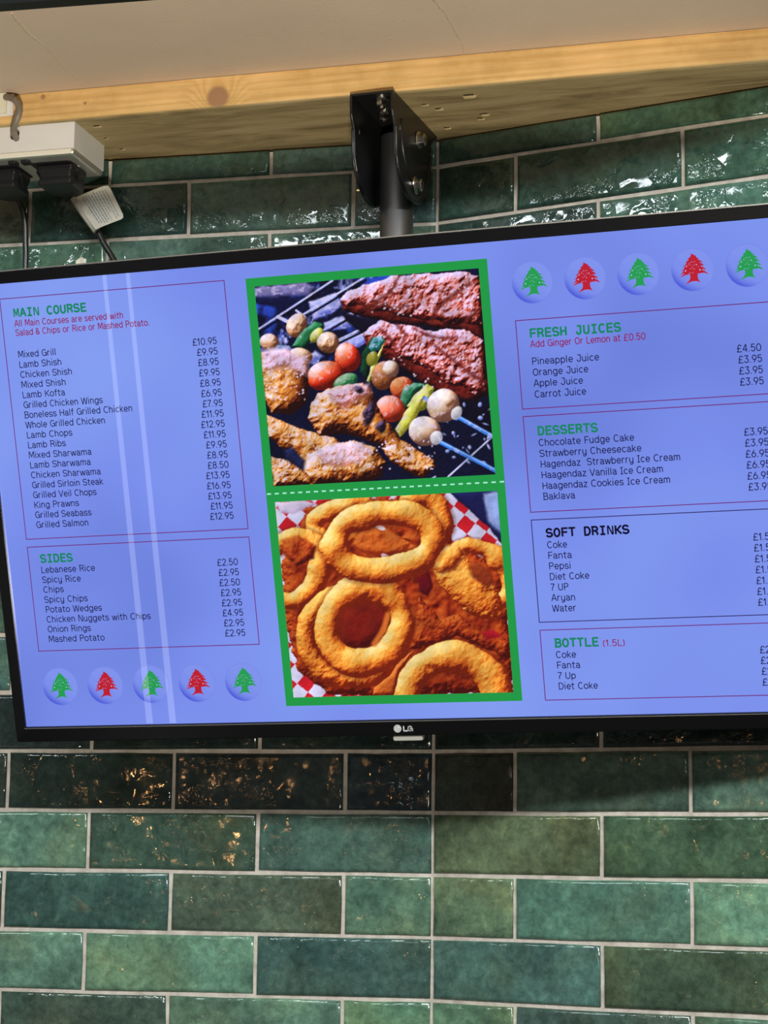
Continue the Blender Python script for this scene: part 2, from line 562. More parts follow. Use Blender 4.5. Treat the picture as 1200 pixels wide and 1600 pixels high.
for side in (0, 1):
    x0 = -.003 if side else -W_
    bm = bmesh.new()
    prism(bm, prof, lambda a, b, k: (x0 + .003 * k, a, b))
    pl = obj('side_plate', bm, MBLK, mount, I4, bevel=0.0009)
    # pressed rim along the free edge and the curved tilt slot
    xo = 0.0 if side else -W_
    bm = bmesh.new()
    edge = smooth_path([(xo, a + .0012, b + .0012) for a, b in prof[3:16]], 3)
    tube(bm, edge, 0.0017, 8)
    obj('pressed_rim', bm, MBLK, pl, smooth=True)
    bm = bmesh.new()
    arc = [(xo, 0.0863 - 0.0605 * math.cos(t), -0.0289 - 0.0605 * math.sin(t)) for t in [math.radians(-5 + 8 * k) for k in range(10)]]
    tube(bm, arc, 0.0016, 8)
    arc = [(xo, 0.0863 + 0.052 * math.cos(t) - .012, -0.0489 - 0.05 * math.sin(t)) for t in [math.radians(-5 + 8 * k) for k in range(10)]]
    tube(bm, arc, 0.0013, 8)
    obj('slot_rim', bm, MBLK, pl, smooth=True)
    bm = bmesh.new()
    n = 12
    c = (0.0236, -0.0345)
    xo2 = 0.0 if side else -W_ + 0.003
    loft(bm, [[(xo2 + (.0004), c[0] + .0026 * math.cos(2 * math.pi * k / n), c[1] + .0036 * math.sin(2 * math.pi * k / n)) for k in range(n)],
              [(xo2 - .0002, c[0] + .0026 * math.cos(2 * math.pi * k / n), c[1] + .0036 * math.sin(2 * math.pi * k / n)) for k in range(n)]])
    obj('rivet', bm, ZINC, pl)
for (a, b) in ((.0863, -.0289), (.0761, -.086)):
    bm = bmesh.new()
    hexbolt(bm, (0.0002, a, b), (1, 0, 0), 0.0072, 0.0085)
    bt = obj('hex_bolt', bm, ZINC, mount, I4, bevel=0.0004)
    bm = bmesh.new()
    hexbolt(bm, (-W_ - .0002, a, b), (-1, 0, 0), 0.0065, 0.006, True, 0.012, 0.0028)
    obj('threaded_end', bm, BRASS, bt, I4)
bm = bmesh.new()
hexbolt(bm, (-.018, .011, -.003), (0, 0, -1), 0.0062, 0.009, True, 0.004, 0.003)
obj('lag_bolt', bm, ZINC, mount, I4)
bm = bmesh.new()
hexbolt(bm, (-.030, .055, -.003), (0, 0, -1), 0.006, 0.009, True, 0.003, 0.003)
obj('lag_bolt', bm, ZINC, mount, I4)
bm = bmesh.new()
pc = (-.0254, .0885)
n = 40
rp = 0.0191
ring = lambda r, z: [(pc[0] + r * math.cos(2 * math.pi * k / n), pc[1] + r * math.sin(2 * math.pi * k / n), z) for k in range(n)]
loft(bm, [ring(rp - .001, -.0215), ring(rp, -.0225), ring(rp, -.47), ring(rp - .001, -.471)])
po = obj('pole', bm, POLE, mount, I4, smooth=True)
for p in po.data.polygons:
    if len(p.vertices) > 6:
        p.use_smooth = False
bm = bmesh.new()
loft(bm, [ring(rp + .0035, -.128), ring(rp + .0035, -.1285), ring(rp + .0035, -.150), ring(rp + .0030, -.1505)])
# collar is hidden inside the lower fork, only its shadowed edge shows
bm.free()

# ------------------------------------------------------------ television
TP = V3((-0.01381447, -0.23023252, 0.26135524))
TX = V3((0.99652564, -0.08224977, 0.01310072))
TY = V3((-0.03713133, -0.29794705, 0.95385996))
TN = V3((-0.07455144, -0.95103235, -0.29996592))
TM = frame(TP, TX, TY, TN)
tv = empty('television', TM, 'wide black flat television showing a takeaway menu, hung from the ceiling mount', 'television')
GLOSSBLK = mat('gloss_black_plastic', (0.004, 0.004, 0.005), 0.2, spec=0.3)
MATTBLK = mat('matt_black_plastic', (0.012, 0.012, 0.013), 0.5, spec=0.4)
SU, SV = 0.4361, 0.2453
OU0, OU1, OV0, OV1 = -0.4480, 0.4480, -0.2622, 0.2585


def rrect(u0, u1, v0, v1, r, n=4):
    out = []
    for cx, cy, a0 in ((u1 - r, v1 - r, 0), (u0 + r, v1 - r, 90), (u0 + r, v0 + r, 180), (u1 - r, v0 + r, 270)):
        for k in range(n + 1):
            a = math.radians(a0 + 90 * k / n)
            out.append((cx + r * math.cos(a), cy + r * math.sin(a)))
    return out


bm = bmesh.new()
rg = []
for (u0, u1, v0, v1, r, z) in ((-SU, SU, -SV, SV, .0004, -.0005), (-SU, SU, -SV, SV, .0004, .0030), (-SU - .0008, SU + .0008, -SV - .0008, SV + .0008, .0006, .0037),
                                (OU0 + .0012, OU1 - .0012, OV0 + .0012, OV1 - .0012, .003, .0041), (OU0 + .0003, OU1 - .0003, OV0 + .0003, OV1 - .0003, .003, .0036), (OU0, OU1, OV0, OV1, .003, .0028),
                                (OU0, OU1, OV0, OV1, .003, -.010), (OU0 + .004, OU1 - .004, OV0 + .004, OV1 - .004, .003, -.0115)):
    rg.append([(u, v, z) for u, v in rrect(u0, u1, v0, v1, r)])
loft(bm, rg, cap0=False, cap1=False)
obj('bezel', bm, GLOSSBLK, tv, I4)
bm = bmesh.new()
rg = []
for (m_, z) in ((.0, -.0100), (.003, -.016), (.05, -.030), (.075, -.034)):
    rg.append([(u, v, z) for u, v in rrect(OU0 + .004 + m_, OU1 - .004 - m_, OV0 + .004 + m_ * .6, OV1 - .004 - m_, .01)])
loft(bm, rg, cap0=False, cap1=True)
obj('back_cover', bm, MATTBLK, tv, I4)
# bright strips put in as the highlights along the lower lip and top edge
LIP = mat('edge_highlight', (0.55, 0.55, 0.52), 0.3, 0.9)
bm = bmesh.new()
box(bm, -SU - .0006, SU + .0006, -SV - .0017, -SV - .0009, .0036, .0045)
obj('lower_highlight_strip', bm, LIP, tv, I4)
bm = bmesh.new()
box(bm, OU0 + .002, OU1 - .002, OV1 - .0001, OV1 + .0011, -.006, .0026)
obj('upper_highlight_strip', bm, LIP, tv, I4)
bm = bmesh.new()
loft(bm, [[(u, v, z) for u, v in rrect(-.0118 + i, .0208 - i, -.2688 + i, -.2632 - i, .0016)] for i, z in ((0, -.006), (0, .0005), (.0006, .0015))])
obj('sensor_lens', bm, mat('frosted_silver_plastic', (0.62, 0.60, 0.54), 0.35, 0.3), tv, I4)


def screen_mat(name, col=None, attr=None, vary=False):
    m = mat(name, (0.002, 0.002, 0.003), 0.008, spec=0.5)
    nt, N, L, B = nodes(m)
    B.inputs['Emission Strength'].default_value = 1.0
    if attr:
        a = nn(nt, 'ShaderNodeAttribute', attribute_name=attr)
        L.new(a.outputs['Color'], B.inputs['Emission Color'])
    elif vary:
        tc = nn(nt, 'ShaderNodeTexCoord').outputs['Object']
        n1 = ramp(nt, noise(nt, tc, 2.6, 2, 0.5), ((0.32, srgb(101, 122, 212)), (0.5, srgb(121, 142, 235)), (0.68, srgb(131, 157, 241))))
        L.new(n1, B.inputs['Emission Color'])
    else:
        B.inputs['Emission Color'].default_value = (*col, 1)
    return m


NSUB = 1
bm = bmesh.new()
vs = [bm.verts.new((x, y, 0)) for x, y in ((-SU, -SV), (SU, -SV), (SU, SV), (-SU, SV))]
bm.faces.new(vs)
vs2 = [bm.verts.new((x, y, -.004)) for x, y in ((-SU, -SV), (SU, -SV), (SU, SV), (-SU, SV))]
bm.faces.new(vs2[::-1])
for i in range(4):
    j = (i + 1) % 4
    bm.faces.new((vs[i], vs2[i], vs2[j], vs[j]))
screen = obj('screen', bm, screen_mat('lit_screen', vary=True), tv, I4)
screen['label'] = 'glowing lavender blue menu screen'

GREEN = screen_mat('screen_green', srgb(30, 152, 68))
HEAD = screen_mat('screen_heading_green', srgb(18, 132, 92))
RED = screen_mat('screen_red', srgb(188, 28, 48))
EMG = screen_mat('screen_emblem_green', srgb(34, 156, 80))
NOTE = screen_mat('screen_note_red', srgb(140, 25, 88))
INK = screen_mat('screen_ink', srgb(24, 26, 78))
BLK = screen_mat('screen_black', srgb(10, 8, 40))
BORD = screen_mat('screen_border', srgb(112, 28, 112))
BORD2 = screen_mat('screen_border_dark', srgb(46, 26, 92))
PALE = screen_mat('screen_pale', srgb(176, 190, 248))


def flat(name, polys, m, z, label=None):
    bm = bmesh.new()
    for P in polys:
        try:
            bm.faces.new([bm.verts.new((u, v, z)) for u, v in P])
        except ValueError:
            pass
    me = bpy.data.meshes.new(name)
    bm.to_mesh(me)
    bm.free()
    o = link(name, me, m, screen, I4)
    if label:
        o['label'] = label
    return o


def rect(u0, u1, v0, v1):
    return [(u0, v0), (u1, v0), (u1, v1), (u0, v1)]


def border(u0, u1, v0, v1, t=.0009):
    return [rect(u0, u1, v0, v0 + t), rect(u0, u1, v1 - t, v1), rect(u0, u0 + t, v0, v1), rect(u1 - t, u1, v0, v1)]


flat('green_picture_frame', [rect(-.1281, .1312, -.2285, .2289)], GREEN, .0002)
flat('dashed_divider', [rect(-.127 + k * .00872, -.127 + k * .00872 + .0046, .0006, .0022) for k in range(30)], screen_mat('screen_dash', srgb(170, 230, 215)), .0004)
for u0, u1, v0, v1, m in ((-.4114, -.1515, -.035, .2294, BORD), (-.4114, -.1515, -.1605, -.043, BORD), (.1551, .4121, .074, .1647, BORD), (.1551, .4121, -.032, .0672, BORD), (.1551, .4121, -.1467, -.0392, BORD2), (.1551, .4121, -.2289, -.1542, BORD)):
    flat('panel_border', border(u0, u1, v0, v1), m, .0002)

# menu lettering: (text, kind, left edge or right edge for prices, baseline, width)
TEXT = [
('MAIN COURSE', 'head', -0.3964, 0.2084, 0.0856),
('All Main Courses are served with', 'note', -0.3964, 0.198, 0.1271),
('Salad & Chips or Rice or Mashed Potato.', 'note', -0.3963, 0.1881, 0.1563),
('Mixed Grill', 'item', -0.3961, 0.1644, 0.0446),
('Lamb Shish', 'item', -0.3962, 0.1534, 0.0499),
('Chicken Shish', 'item', -0.3962, 0.1424, 0.061),
('Mixed Shish', 'item', -0.3963, 0.1314, 0.0525),
('Lamb Kofta', 'item', -0.3963, 0.1204, 0.0503),
('Grilled Chicken Wings', 'item', -0.3964, 0.1094, 0.0933),
('Boneless Half Grilled Chicken', 'item', -0.3964, 0.0984, 0.1266),
('Whole Grilled Chicken', 'item', -0.3965, 0.0874, 0.0937),
('Lamb Chops', 'item', -0.3965, 0.0764, 0.0539),
('Lamb Ribs', 'item', -0.3965, 0.0654, 0.0449),
('Mixed Sharwama', 'item', -0.3966, 0.0544, 0.0741),
('Lamb Sharwama', 'item', -0.3966, 0.0434, 0.0719),
('Chicken Sharwama', 'item', -0.3967, 0.0324, 0.0825),
('Grilled Sirloin Steak', 'item', -0.3967, 0.0214, 0.084),
('Grilled Veil Chops', 'item', -0.3968, 0.0104, 0.0751),
('King Prawns', 'item', -0.3968, -0.0006, 0.0532),
('Grilled Seabass', 'item', -0.3969, -0.0116, 0.0668),
('Grilled Salmon', 'item', -0.3969, -0.0226, 0.0621),
('£10.95', 'price', -0.1665, 0.1634, 0),
('£9.95', 'price', -0.1665, 0.1524, 0),
('£8.95', 'price', -0.1665, 0.1415, 0),
('£9.95', 'price', -0.1665, 0.1305, 0),
('£8.95', 'price', -0.1665, 0.1195, 0),
('£6.95', 'price', -0.1665, 0.1086, 0),
('£7.95', 'price', -0.1666, 0.0976, 0),
('£11.95', 'price', -0.1666, 0.0866, 0),
('£12.95', 'price', -0.1666, 0.0757, 0),
('£11.95', 'price', -0.1666, 0.0647, 0),
('£9.95', 'price', -0.1666, 0.0537, 0),
('£8.95', 'price', -0.1666, 0.0428, 0),
('£8.50', 'price', -0.1667, 0.0318, 0),
('£13.95', 'price', -0.1667, 0.0209, 0),
('£16.95', 'price', -0.1667, 0.0099, 0),
('£13.95', 'price', -0.1667, -0.0011, 0),
('£11.95', 'price', -0.1667, -0.012, 0),
('£12.95', 'price', -0.1667, -0.023, 0),
('SIDES', 'head', -0.3965, -0.0613, 0.0383),
('Lebanese Rice', 'item', -0.397, -0.0728, 0.064),
('Spicy Rice', 'item', -0.397, -0.0838, 0.0459),
('Chips', 'item', -0.397, -0.0949, 0.0242),
('Spicy Chips', 'item', -0.397, -0.106, 0.0516),
('Potato Wedges', 'item', -0.397, -0.1171, 0.0672),
('Chicken Nuggets with Chips', 'item', -0.397, -0.1282, 0.1235),
('Onion Rings', 'item', -0.397, -0.1392, 0.0515),
('Mashed Potato', 'item', -0.397, -0.1503, 0.0666),
('£2.50', 'price', -0.167, -0.0731, 0),
('£2.95', 'price', -0.1669, -0.0841, 0),
('£2.50', 'price', -0.1668, -0.0951, 0),
('£2.95', 'price', -0.1667, -0.1061, 0),
('£2.95', 'price', -0.1667, -0.1172, 0),
('£4.95', 'price', -0.1666, -0.1282, 0),
('£2.95', 'price', -0.1665, -0.1392, 0),
('£2.95', 'price', -0.1664, -0.1503, 0),
('FRESH JUICES', 'head', 0.1691, 0.1459, 0.0928),
('Add Ginger Or Lemon at £0.50', 'note', 0.1691, 0.1362, 0.1169),
('Pineapple Juice', 'item', 0.1693, 0.1187, 0.0685),
('Orange Juice', 'item', 0.1693, 0.1075, 0.0567),
('Apple Juice', 'item', 0.1694, 0.0964, 0.0504),
('Carrot Juice', 'item', 0.1694, 0.0852, 0.0527),
('£4.50', 'price', 0.3988, 0.1171, 0),
('£3.95', 'price', 0.3989, 0.1062, 0),
('£3.95', 'price', 0.399, 0.0952, 0),
('£3.95', 'price', 0.3991, 0.0842, 0),
('DESSERTS', 'head', 0.1696, 0.0468, 0.0615),
('Chocolate Fudge Cake', 'item', 0.1697, 0.0358, 0.0975),
('Strawberry Cheesecake', 'item', 0.1698, 0.0247, 0.104),
('Hagendaz  Strawberry Ice Cream', 'item', 0.1699, 0.0137, 0.1423),
('Haagendaz Vanilla Ice Cream', 'item', 0.17, 0.0026, 0.1242),
('Haagendaz Cookies Ice Cream', 'item', 0.1701, -0.0085, 0.1305),
('Baklava', 'item', 0.1702, -0.0195, 0.0327),
('£3.95', 'price', 0.3999, 0.0345, 0),
('£3.95', 'price', 0.4001, 0.0235, 0),
('£6.95', 'price', 0.4002, 0.0125, 0),
('£6.95', 'price', 0.4004, 0.0016, 0),
('£6.95', 'price', 0.4005, -0.0094, 0),
('£3.95', 'price', 0.4007, -0.0204, 0),
('SOFT DRINKS', 'headblack', 0.17, -0.0582, 0.0855),
('Coke', 'item', 0.1702, -0.0696, 0.0205),
('Fanta', 'item', 0.1703, -0.0806, 0.0245),
('Pepsi', 'item', 0.1703, -0.0916, 0.0229),
('Diet Coke', 'item', 0.1703, -0.1026, 0.0409),
('7 UP', 'item', 0.1704, -0.1136, 0.0184),
('Aryan', 'item', 0.1704, -0.1246, 0.0247),
('Water', 'item', 0.1704, -0.1357, 0.0248),
('BOTTLE', 'head', 0.1703, -0.173, 0.0454),
('(1.5L)', 'note', 0.2198, -0.1735, 0.0232),
('Coke', 'item', 0.1704, -0.1843, 0.0209),
('Fanta', 'item', 0.1705, -0.1953, 0.0244),
('7 Up', 'item', 0.1706, -0.2064, 0.0188),
('Diet Coke', 'item', 0.1707, -0.2174, 0.0408),
('£1.50', 'price', 0.4008, -0.0707, 0),
('£1.50', 'price', 0.4009, -0.0817, 0),
('£1.50', 'price', 0.401, -0.0928, 0),
('£1.50', 'price', 0.4011, -0.1038, 0),
('£1.50', 'price', 0.4012, -0.1148, 0),
('£1.50', 'price', 0.4013, -0.1258, 0),
('£1.50', 'price', 0.4014, -0.1368, 0),
('£2.50', 'price', 0.4019, -0.1852, 0),
('£2.50', 'price', 0.4021, -0.1962, 0),
('£2.50', 'price', 0.4023, -0.2073, 0),
('£2.50', 'price', 0.4025, -0.2184, 0)
]
# stroke lettering: each glyph is (advance width, strokes), cap height 1, x-height XH
XH = .72


def arc_(cx, cy, rx, ry, a0, a1, n=9):
    return [(cx + rx * math.cos(math.radians(a0 + (a1 - a0) * k / n)), cy + ry * math.sin(math.radians(a0 + (a1 - a0) * k / n))) for k in range(n + 1)]


def font_table():
    x = XH
    o = lambda w=.30, c=.34: arc_(c, x / 2, w, x / 2, 0, 360, 18)
    S = lambda h, w: arc_(w / 2 + .02, h * .74, w / 2 - .02, h * .26, 25, 250, 10) + arc_(w / 2 + .02, h * .25, w / 2, h * .25, 75, -155, 10)
    n_ = lambda a, b: arc_((a + b) / 2, x - (b - a) / 2, (b - a) / 2, (b - a) / 2, 180, 0, 8)
    G = {
        'A': (.78, [[(.02, 0), (.36, 1), (.42, 1), (.76, 0)], [(.14, .33), (.64, .33)]]),
        'B': (.72, [[(.0, 0), (.08, 0), (.08, 1), (.0, 1)], [(.0, 1)] + arc_(.40, .765, .22, .235, 90, -90), [(.08, .53)] + arc_(.42, .265, .25, .265, 90, -90) + [(.0, 0)]]),
        'C': (.80, [arc_(.42, .5, .36, .5, 48, 312, 18)]),
        'D': (.78, [[(.08, 0), (.08, 1)] + arc_(.36, .5, .36, .5, 90, -90, 12) + [(.08, 0)]]),
        'E': (.66, [[(.62, 1), (.09, 1), (.09, 0), (.62, 0)], [(.09, .52), (.56, .52)]]),
        'F': (.64, [[(.62, 1), (.09, 1), (.09, 0)], [(.09, .5), (.56, .5)]]),
        'G': (.84, [arc_(.43, .5, .37, .5, 46, 360, 18) + [(.48, .5)], [(.80, .5), (.80, .02)]]),
        'H': (.78, [[(.08, 0), (.08, 1)], [(.70, 0), (.70, 1)], [(.08, .5), (.70, .5)]]),
        'I': (.40, [[(.2, 0), (.2, 1)], [(.04, 0), (.36, 0)], [(.04, 1), (.36, 1)]]),
        'J': (.66, [[(.18, 1), (.56, 1), (.56, .3)] + arc_(.31, .3, .25, .3, 0, -175, 9)]),
        'K': (.74, [[(.08, 0), (.08, 1)], [(.70, 1), (.26, .5), (.08, .5)], [(.26, .5), (.72, 0)]]),
        'L': (.60, [[(.09, 1), (.09, 0), (.60, 0)]]),
        'M': (.92, [[(.07, 0), (.07, 1), (.17, 1), (.46, .18), (.75, 1), (.85, 1), (.85, 0)]]),
        'N': (.80, [[(.08, 0), (.08, 1), (.18, 1), (.62, 0), (.72, 0), (.72, 1)]]),
        'O': (.84, [arc_(.42, .5, .36, .5, 0, 360, 22)]),
        'P': (.70, [[(.09, 0), (.09, 1)] + arc_(.40, .735, .26, .265, 90, -90, 10) + [(.09, .47)]]),
        'R': (.74, [[(.0, 1), (.09, 1), (.09, 0)], [(.0, 1)] + arc_(.42, .75, .24, .25, 90, -90, 10) + [(.09, .5)], [(.38, .5), (.62, .25), (.66, 0)]]),
        'S': (.72, [S(1.0, .66)]),
        'T': (.70, [[(.02, 1), (.68, 1)], [(.35, 1), (.35, 0)]]),
        'U': (.78, [[(.08, 1), (.08, .31)] + arc_(.38, .31, .30, .31, 180, 360, 10) + [(.68, 1)]]),
        'V': (.76, [[(.02, 1), (.35, 0), (.41, 0), (.74, 1)]]),
        'W': (1.04, [[(.02, 1), (.23, 0), (.29, 0), (.50, .95), (.55, .95), (.76, 0), (.82, 0), (1.02, 1)]]),
        'a': (.64, [arc_(.28, .56 * x * 1.3 - .0, .22, .20, 160, 20, 6) + [(.52, .48), (.52, .08), (.62, 0)], arc_(.28, .20, .22, .20, 60, 330, 12) + [(.52, .14)], [(.36, .385), (.52, .385)]]),
        'b': (.68, [[(.08, 1.02), (.08, 0)], arc_(.35, x / 2, .27, x / 2, 175, -175, 16)]),
        'c': (.62, [arc_(.34, x / 2, .28, x / 2, 48, 312, 14)]),
        'd': (.70, [[(.62, 0), (.62, 1.02)], arc_(.34, x / 2, .28, x / 2, 5, 355, 16)]),
        'e': (.66, [[(.07, x * .5), (.61, x * .5)] + arc_(.34, x / 2, .27, x / 2, 0, 318, 16)]),
        'f': (.42, [[(.18, 0), (.18, .80)] + arc_(.34, .84, .16, .18, 180, 80, 5), [(.02, x), (.38, x)]]),
        'g': (.70, [arc_(.34, x / 2, .28, x / 2, 5, 355, 16), [(.62, x), (.62, -.05)] + arc_(.36, -.05, .26, .22, 0, -160, 8)]),
        'h': (.66, [[(.08, 0), (.08, 1.02)], [(.08, .42)] + n_(.08, .56) + [(.56, 0)]]),
        'i': (.24, [[(.11, x), (.11, 0)], [(.11, 1.0), (.11, 1.06)]]),
        'k': (.60, [[(.08, 0), (.08, 1.02)], [(.52, x), (.20, .38), (.08, .38)], [(.20, .38), (.56, 0)]]),
        'l': (.24, [[(.10, 0), (.10, 1.02)]]),
        'm': (.98, [[(.08, 0), (.08, x)], [(.08, .46)] + n_(.08, .48) + [(.48, 0)], [(.48, .46)] + n_(.48, .88) + [(.88, 0)]]),
        'n': (.66, [[(.08, 0), (.08, x)], [(.08, .42)] + n_(.08, .56) + [(.56, 0)]]),
        'o': (.68, [o()]),
        'p': (.68, [[(.08, x), (.08, -.28)], arc_(.35, x / 2, .27, x / 2, 175, -175, 16)]),
        'r': (.46, [[(.08, 0), (.08, x)], [(.08, .42)] + arc_(.30, .44, .22, .28, 180, 70, 7)]),
        's': (.58, [S(x, .52)]),
        't': (.46, [[(.18, .95), (.18, .16)] + arc_(.32, .16, .14, .16, 180, 290, 5), [(.02, x), (.42, x)]]),
        'u': (.66, [[(.08, x), (.08, .28)] + arc_(.32, .28, .24, .28, 180, 360, 9) + [(.56, x)], [(.56, .3), (.56, 0)]]),
        'v': (.60, [[(.02, x), (.28, 0), (.32, 0), (.58, x)]]),
        'w': (.86, [[(.02, x), (.20, 0), (.25, 0), (.42, x * .92), (.46, x * .92), (.62, 0), (.67, 0), (.85, x)]]),
        'x': (.60, [[(.03, x), (.56, 0)], [(.56, x), (.03, 0)]]),
        'y': (.66, [[(.08, x), (.08, .28)] + arc_(.32, .28, .24, .28, 180, 360, 9), [(.56, x), (.56, -.05)] + arc_(.32, -.05, .24, .22, 0, -150, 8)]),
        'z': (.58, [[(.05, x), (.52, x), (.05, 0), (.54, 0)]]),
        '0': (.76, [arc_(.38, .5, .31, .5, 0, 360, 20)]),
        '1': (.42, [[(.04, .72), (.20, .98), (.26, .98), (.26, 0)]]),
        '2': (.68, [arc_(.33, .72, .27, .28, 165, -40, 10) + [(.06, 0), (.62, 0)]]),
        '3': (.68, [[(.08, 1), (.58, 1), (.32, .60)] + arc_(.32, .30, .28, .30, 90, -160, 12)]),
        '4': (.72, [[(.50, 0), (.50, 1), (.44, 1), (.05, .28), (.66, .28)]]),
        '5': (.68, [[(.56, 1), (.14, 1), (.10, .55)] + arc_(.33, .32, .28, .32, 130, -155, 12)]),
        '6': (.70, [arc_(.35, .31, .29, .31, 0, 360, 16), [(.10, .46), (.42, 1)]]),
        '7': (.60, [[(.04, 1), (.56, 1), (.56, .94), (.24, .35), (.24, 0)]]),
        '8': (.70, [arc_(.35, .76, .24, .24, 0, 360, 14), arc_(.35, .27, .29, .27, 0, 360, 14)]),
        '9': (.70, [arc_(.35, .69, .29, .31, 0, 360, 16), [(.60, .54), (.28, 0)]]),
        '£': (.74, [arc_(.42, .72, .24, .28, 20, 180, 8) + [(.20, .3), (.04, 0), (.70, 0)], [(.04, .48), (.50, .48)]]),
        '.': (.26, [[(.11, .0), (.11, .07)]]),
        '&': (.74, [[(.66, 0), (.16, .62)] + arc_(.30, .78, .17, .2, 200, 0, 8) + [(.40, .58)] + arc_(.30, .26, .26, .26, 90, 330, 12) + [(.62, .46)]]),
        '(': (.36, [arc_(.48, .42, .36, .66, 128, 232, 8)]),
        ')': (.36, [arc_(-.12, .42, .36, .66, 52, -52, 8)]),
        ' ': (.34, []),
    }
    return G


GL = font_table()


def stroke_glyph(ch, sx, sy, x, y, wt, acc):
    """thicken every stroke to width wt (metres) with square-ish mitred quads"""
    for st in GL[ch][1]:
        P = [(x + a * sx, y + b * sy) for a, b in st]
        for (ax, ay), (bx_, by_) in zip(P, P[1:]):
            dx, dy = bx_ - ax, by_ - ay
            l = math.hypot(dx, dy)
            if l < 1e-7:
                continue
            dx, dy = dx / l * wt / 2, dy / l * wt / 2
            e = .55
            b = len(acc[0])
            acc[0].extend([(ax - dx * e - dy, ay - dy * e + dx), (ax - dx * e + dy, ay - dy * e - dx), (bx_ + dx * e + dy, by_ + dy * e - dx), (bx_ + dx * e - dy, by_ + dy * e + dx)])
            acc[1].append((b, b + 1, b + 2, b + 3))


def textline(txt, kind, u, v, wd, acc):
    if kind.startswith('head'):
        n = len(txt)
        pitch = wd / (n - .14)
        h = .0092
        for i, ch in enumerate(txt):
            if ch != ' ':
                w0 = GL[ch][0]
                tw = pitch * (.80 if ch not in 'IJ' else .66)
                off = (pitch * .86 - tw) / 2
                stroke_glyph(ch, tw / w0, h - .0012, u + i * pitch + off, v + .0006, .0020 if ch not in 'MN' else .0015, acc)
        return
    adv = sum(GL[c][0] + .11 for c in txt) - .11
    if kind == 'price':
        sy = .0068
        sx = sy * .97
        u = u - adv * sx
    else:
        sy = .0066 if kind == 'item' else .0064
        sx = wd / adv
    for c in txt:
        stroke_glyph(c, sx, sy, u, v + .0003, .00092, acc)
        u += (GL[c][0] + .11) * sx


def panel_of(u, v):
    if u < 0:
        return 0 if v > -.04 else 1
    return 2 if v > .07 else 3 if v > -.0355 else 4 if v > -.15 else 5


groups = {}
for t in TEXT:
    groups.setdefault((panel_of(t[2], t[3]), t[1]), []).append(t)
NAMES = {'head': ('menu_heading', HEAD), 'headblack': ('menu_heading', BLK), 'note': ('menu_note', NOTE), 'item': ('item_list', INK), 'price': ('price_list', INK)}
for (pn, kind), ts in groups.items():
    acc = ([], [])
    for t in ts:
        textline(t[0], kind, t[2], t[3], t[4], acc)
    me = bpy.data.meshes.new(NAMES[kind][0])
    me.from_pydata([(a, b, .0006) for a, b in acc[0]], [], acc[1])
    me.update()
    link(NAMES[kind][0], me, NAMES[kind][1], screen, I4)

# cedar emblems on glass bubbles
CED = [(-.005, .84), (-.04, .70), (-.10, .64), (-.19, .60), (-.14, .55), (-.24, .46), (-.32, .40), (-.24, .40), (-.36, .27), (-.46, .21), (-.34, .22), (-.42, .10), (-.56, .02), (-.42, .05), (-.46, -.04), (-.62, -.18), (-.44, -.10), (-.38, -.10), (-.52, -.20), (-.64, -.27), (-.48, -.24), (-.34, -.18), (-.24, -.17), (-.16, -.14),
       (-.12, -.20), (-.12, -.36), (-.20, -.48), (-.38, -.62), (-.22, -.57), (-.10, -.52), (-.02, -.50), (.08, -.50), (.20, -.51), (.40, -.60), (.32, -.53), (.26, -.42), (.24, -.28), (.25, -.16), (.38, -.14), (.56, -.13), (.76, -.22), (.66, -.10), (.50, .00), (.62, .02), (.68, .00), (.52, .14), (.38, .20), (.52, .22), (.60, .22), (.44, .34), (.34, .38), (.54, .38), (.38, .48), (.28, .54), (.36, .55), (.22, .64), (.22, .70), (.10, .76)]
DOTS = [(-.04, .42, .03), (-.14, .36, .025), (.06, .42, .02), (.13, .43, .02), (-.28, .24, .045), (-.18, .30, .02), (.20, .28, .04), (.28, .18, .02), (.04, .22, .02), (-.02, .14, .025), (-.34, .02, .05), (.36, .02, .05), (.50, .02, .035), (-.16, -.1, .025), (.02, -.09, .025), (-.08, -.10, .02), (.08, .08, .03), (-.1, .1, .02), (.1, .3, .02), (-.08, .28, .02)]
BR = 0.0212


def bubble(cu, cv):
    n, rings = 32, 7
    verts, faces, cols = [], [], []
    bgc = np.array(srgb(122, 142, 235)); lo = np.array(srgb(72, 88, 214)); hi = np.array(srgb(158, 174, 247)); edge = np.array(srgb(112, 122, 224))
    rad = [0, .35, .6, .75, .86, .94, .985, 1.0]
    for i, r in enumerate(rad):
        for k in range(n):
            a = 2 * math.pi * k / n
            x, y = r * math.cos(a), r * math.sin(a)
            verts.append((cu + x * BR, cv + y * BR, .0003))
            d = (-x * .62 - y * .78)
            t = max(0, min(1, (d * r - .28) / .6)) ** 1.2
            c = bgc * (1 - t) + lo * t
            if d < 0 and r > .5:
                c = c * .9 + hi * .1
            if i >= 6:
                c = c * .6 + edge * .4
            cols.append((*c, 1))
    for i in range(len(rad) - 1):
        for k in range(n):
            j = (k + 1) % n
            faces.append((i * n + k, (i + 1) * n + k, (i + 1) * n + j, i * n + j))
    me = bpy.data.meshes.new('bubble_disc')
    me.from_pydata(verts, [], faces)
    at = me.color_attributes.new('paint', 'FLOAT_COLOR', 'POINT')
    at.data.foreach_set('color', np.array(cols, dtype=np.float32).ravel())
    return me


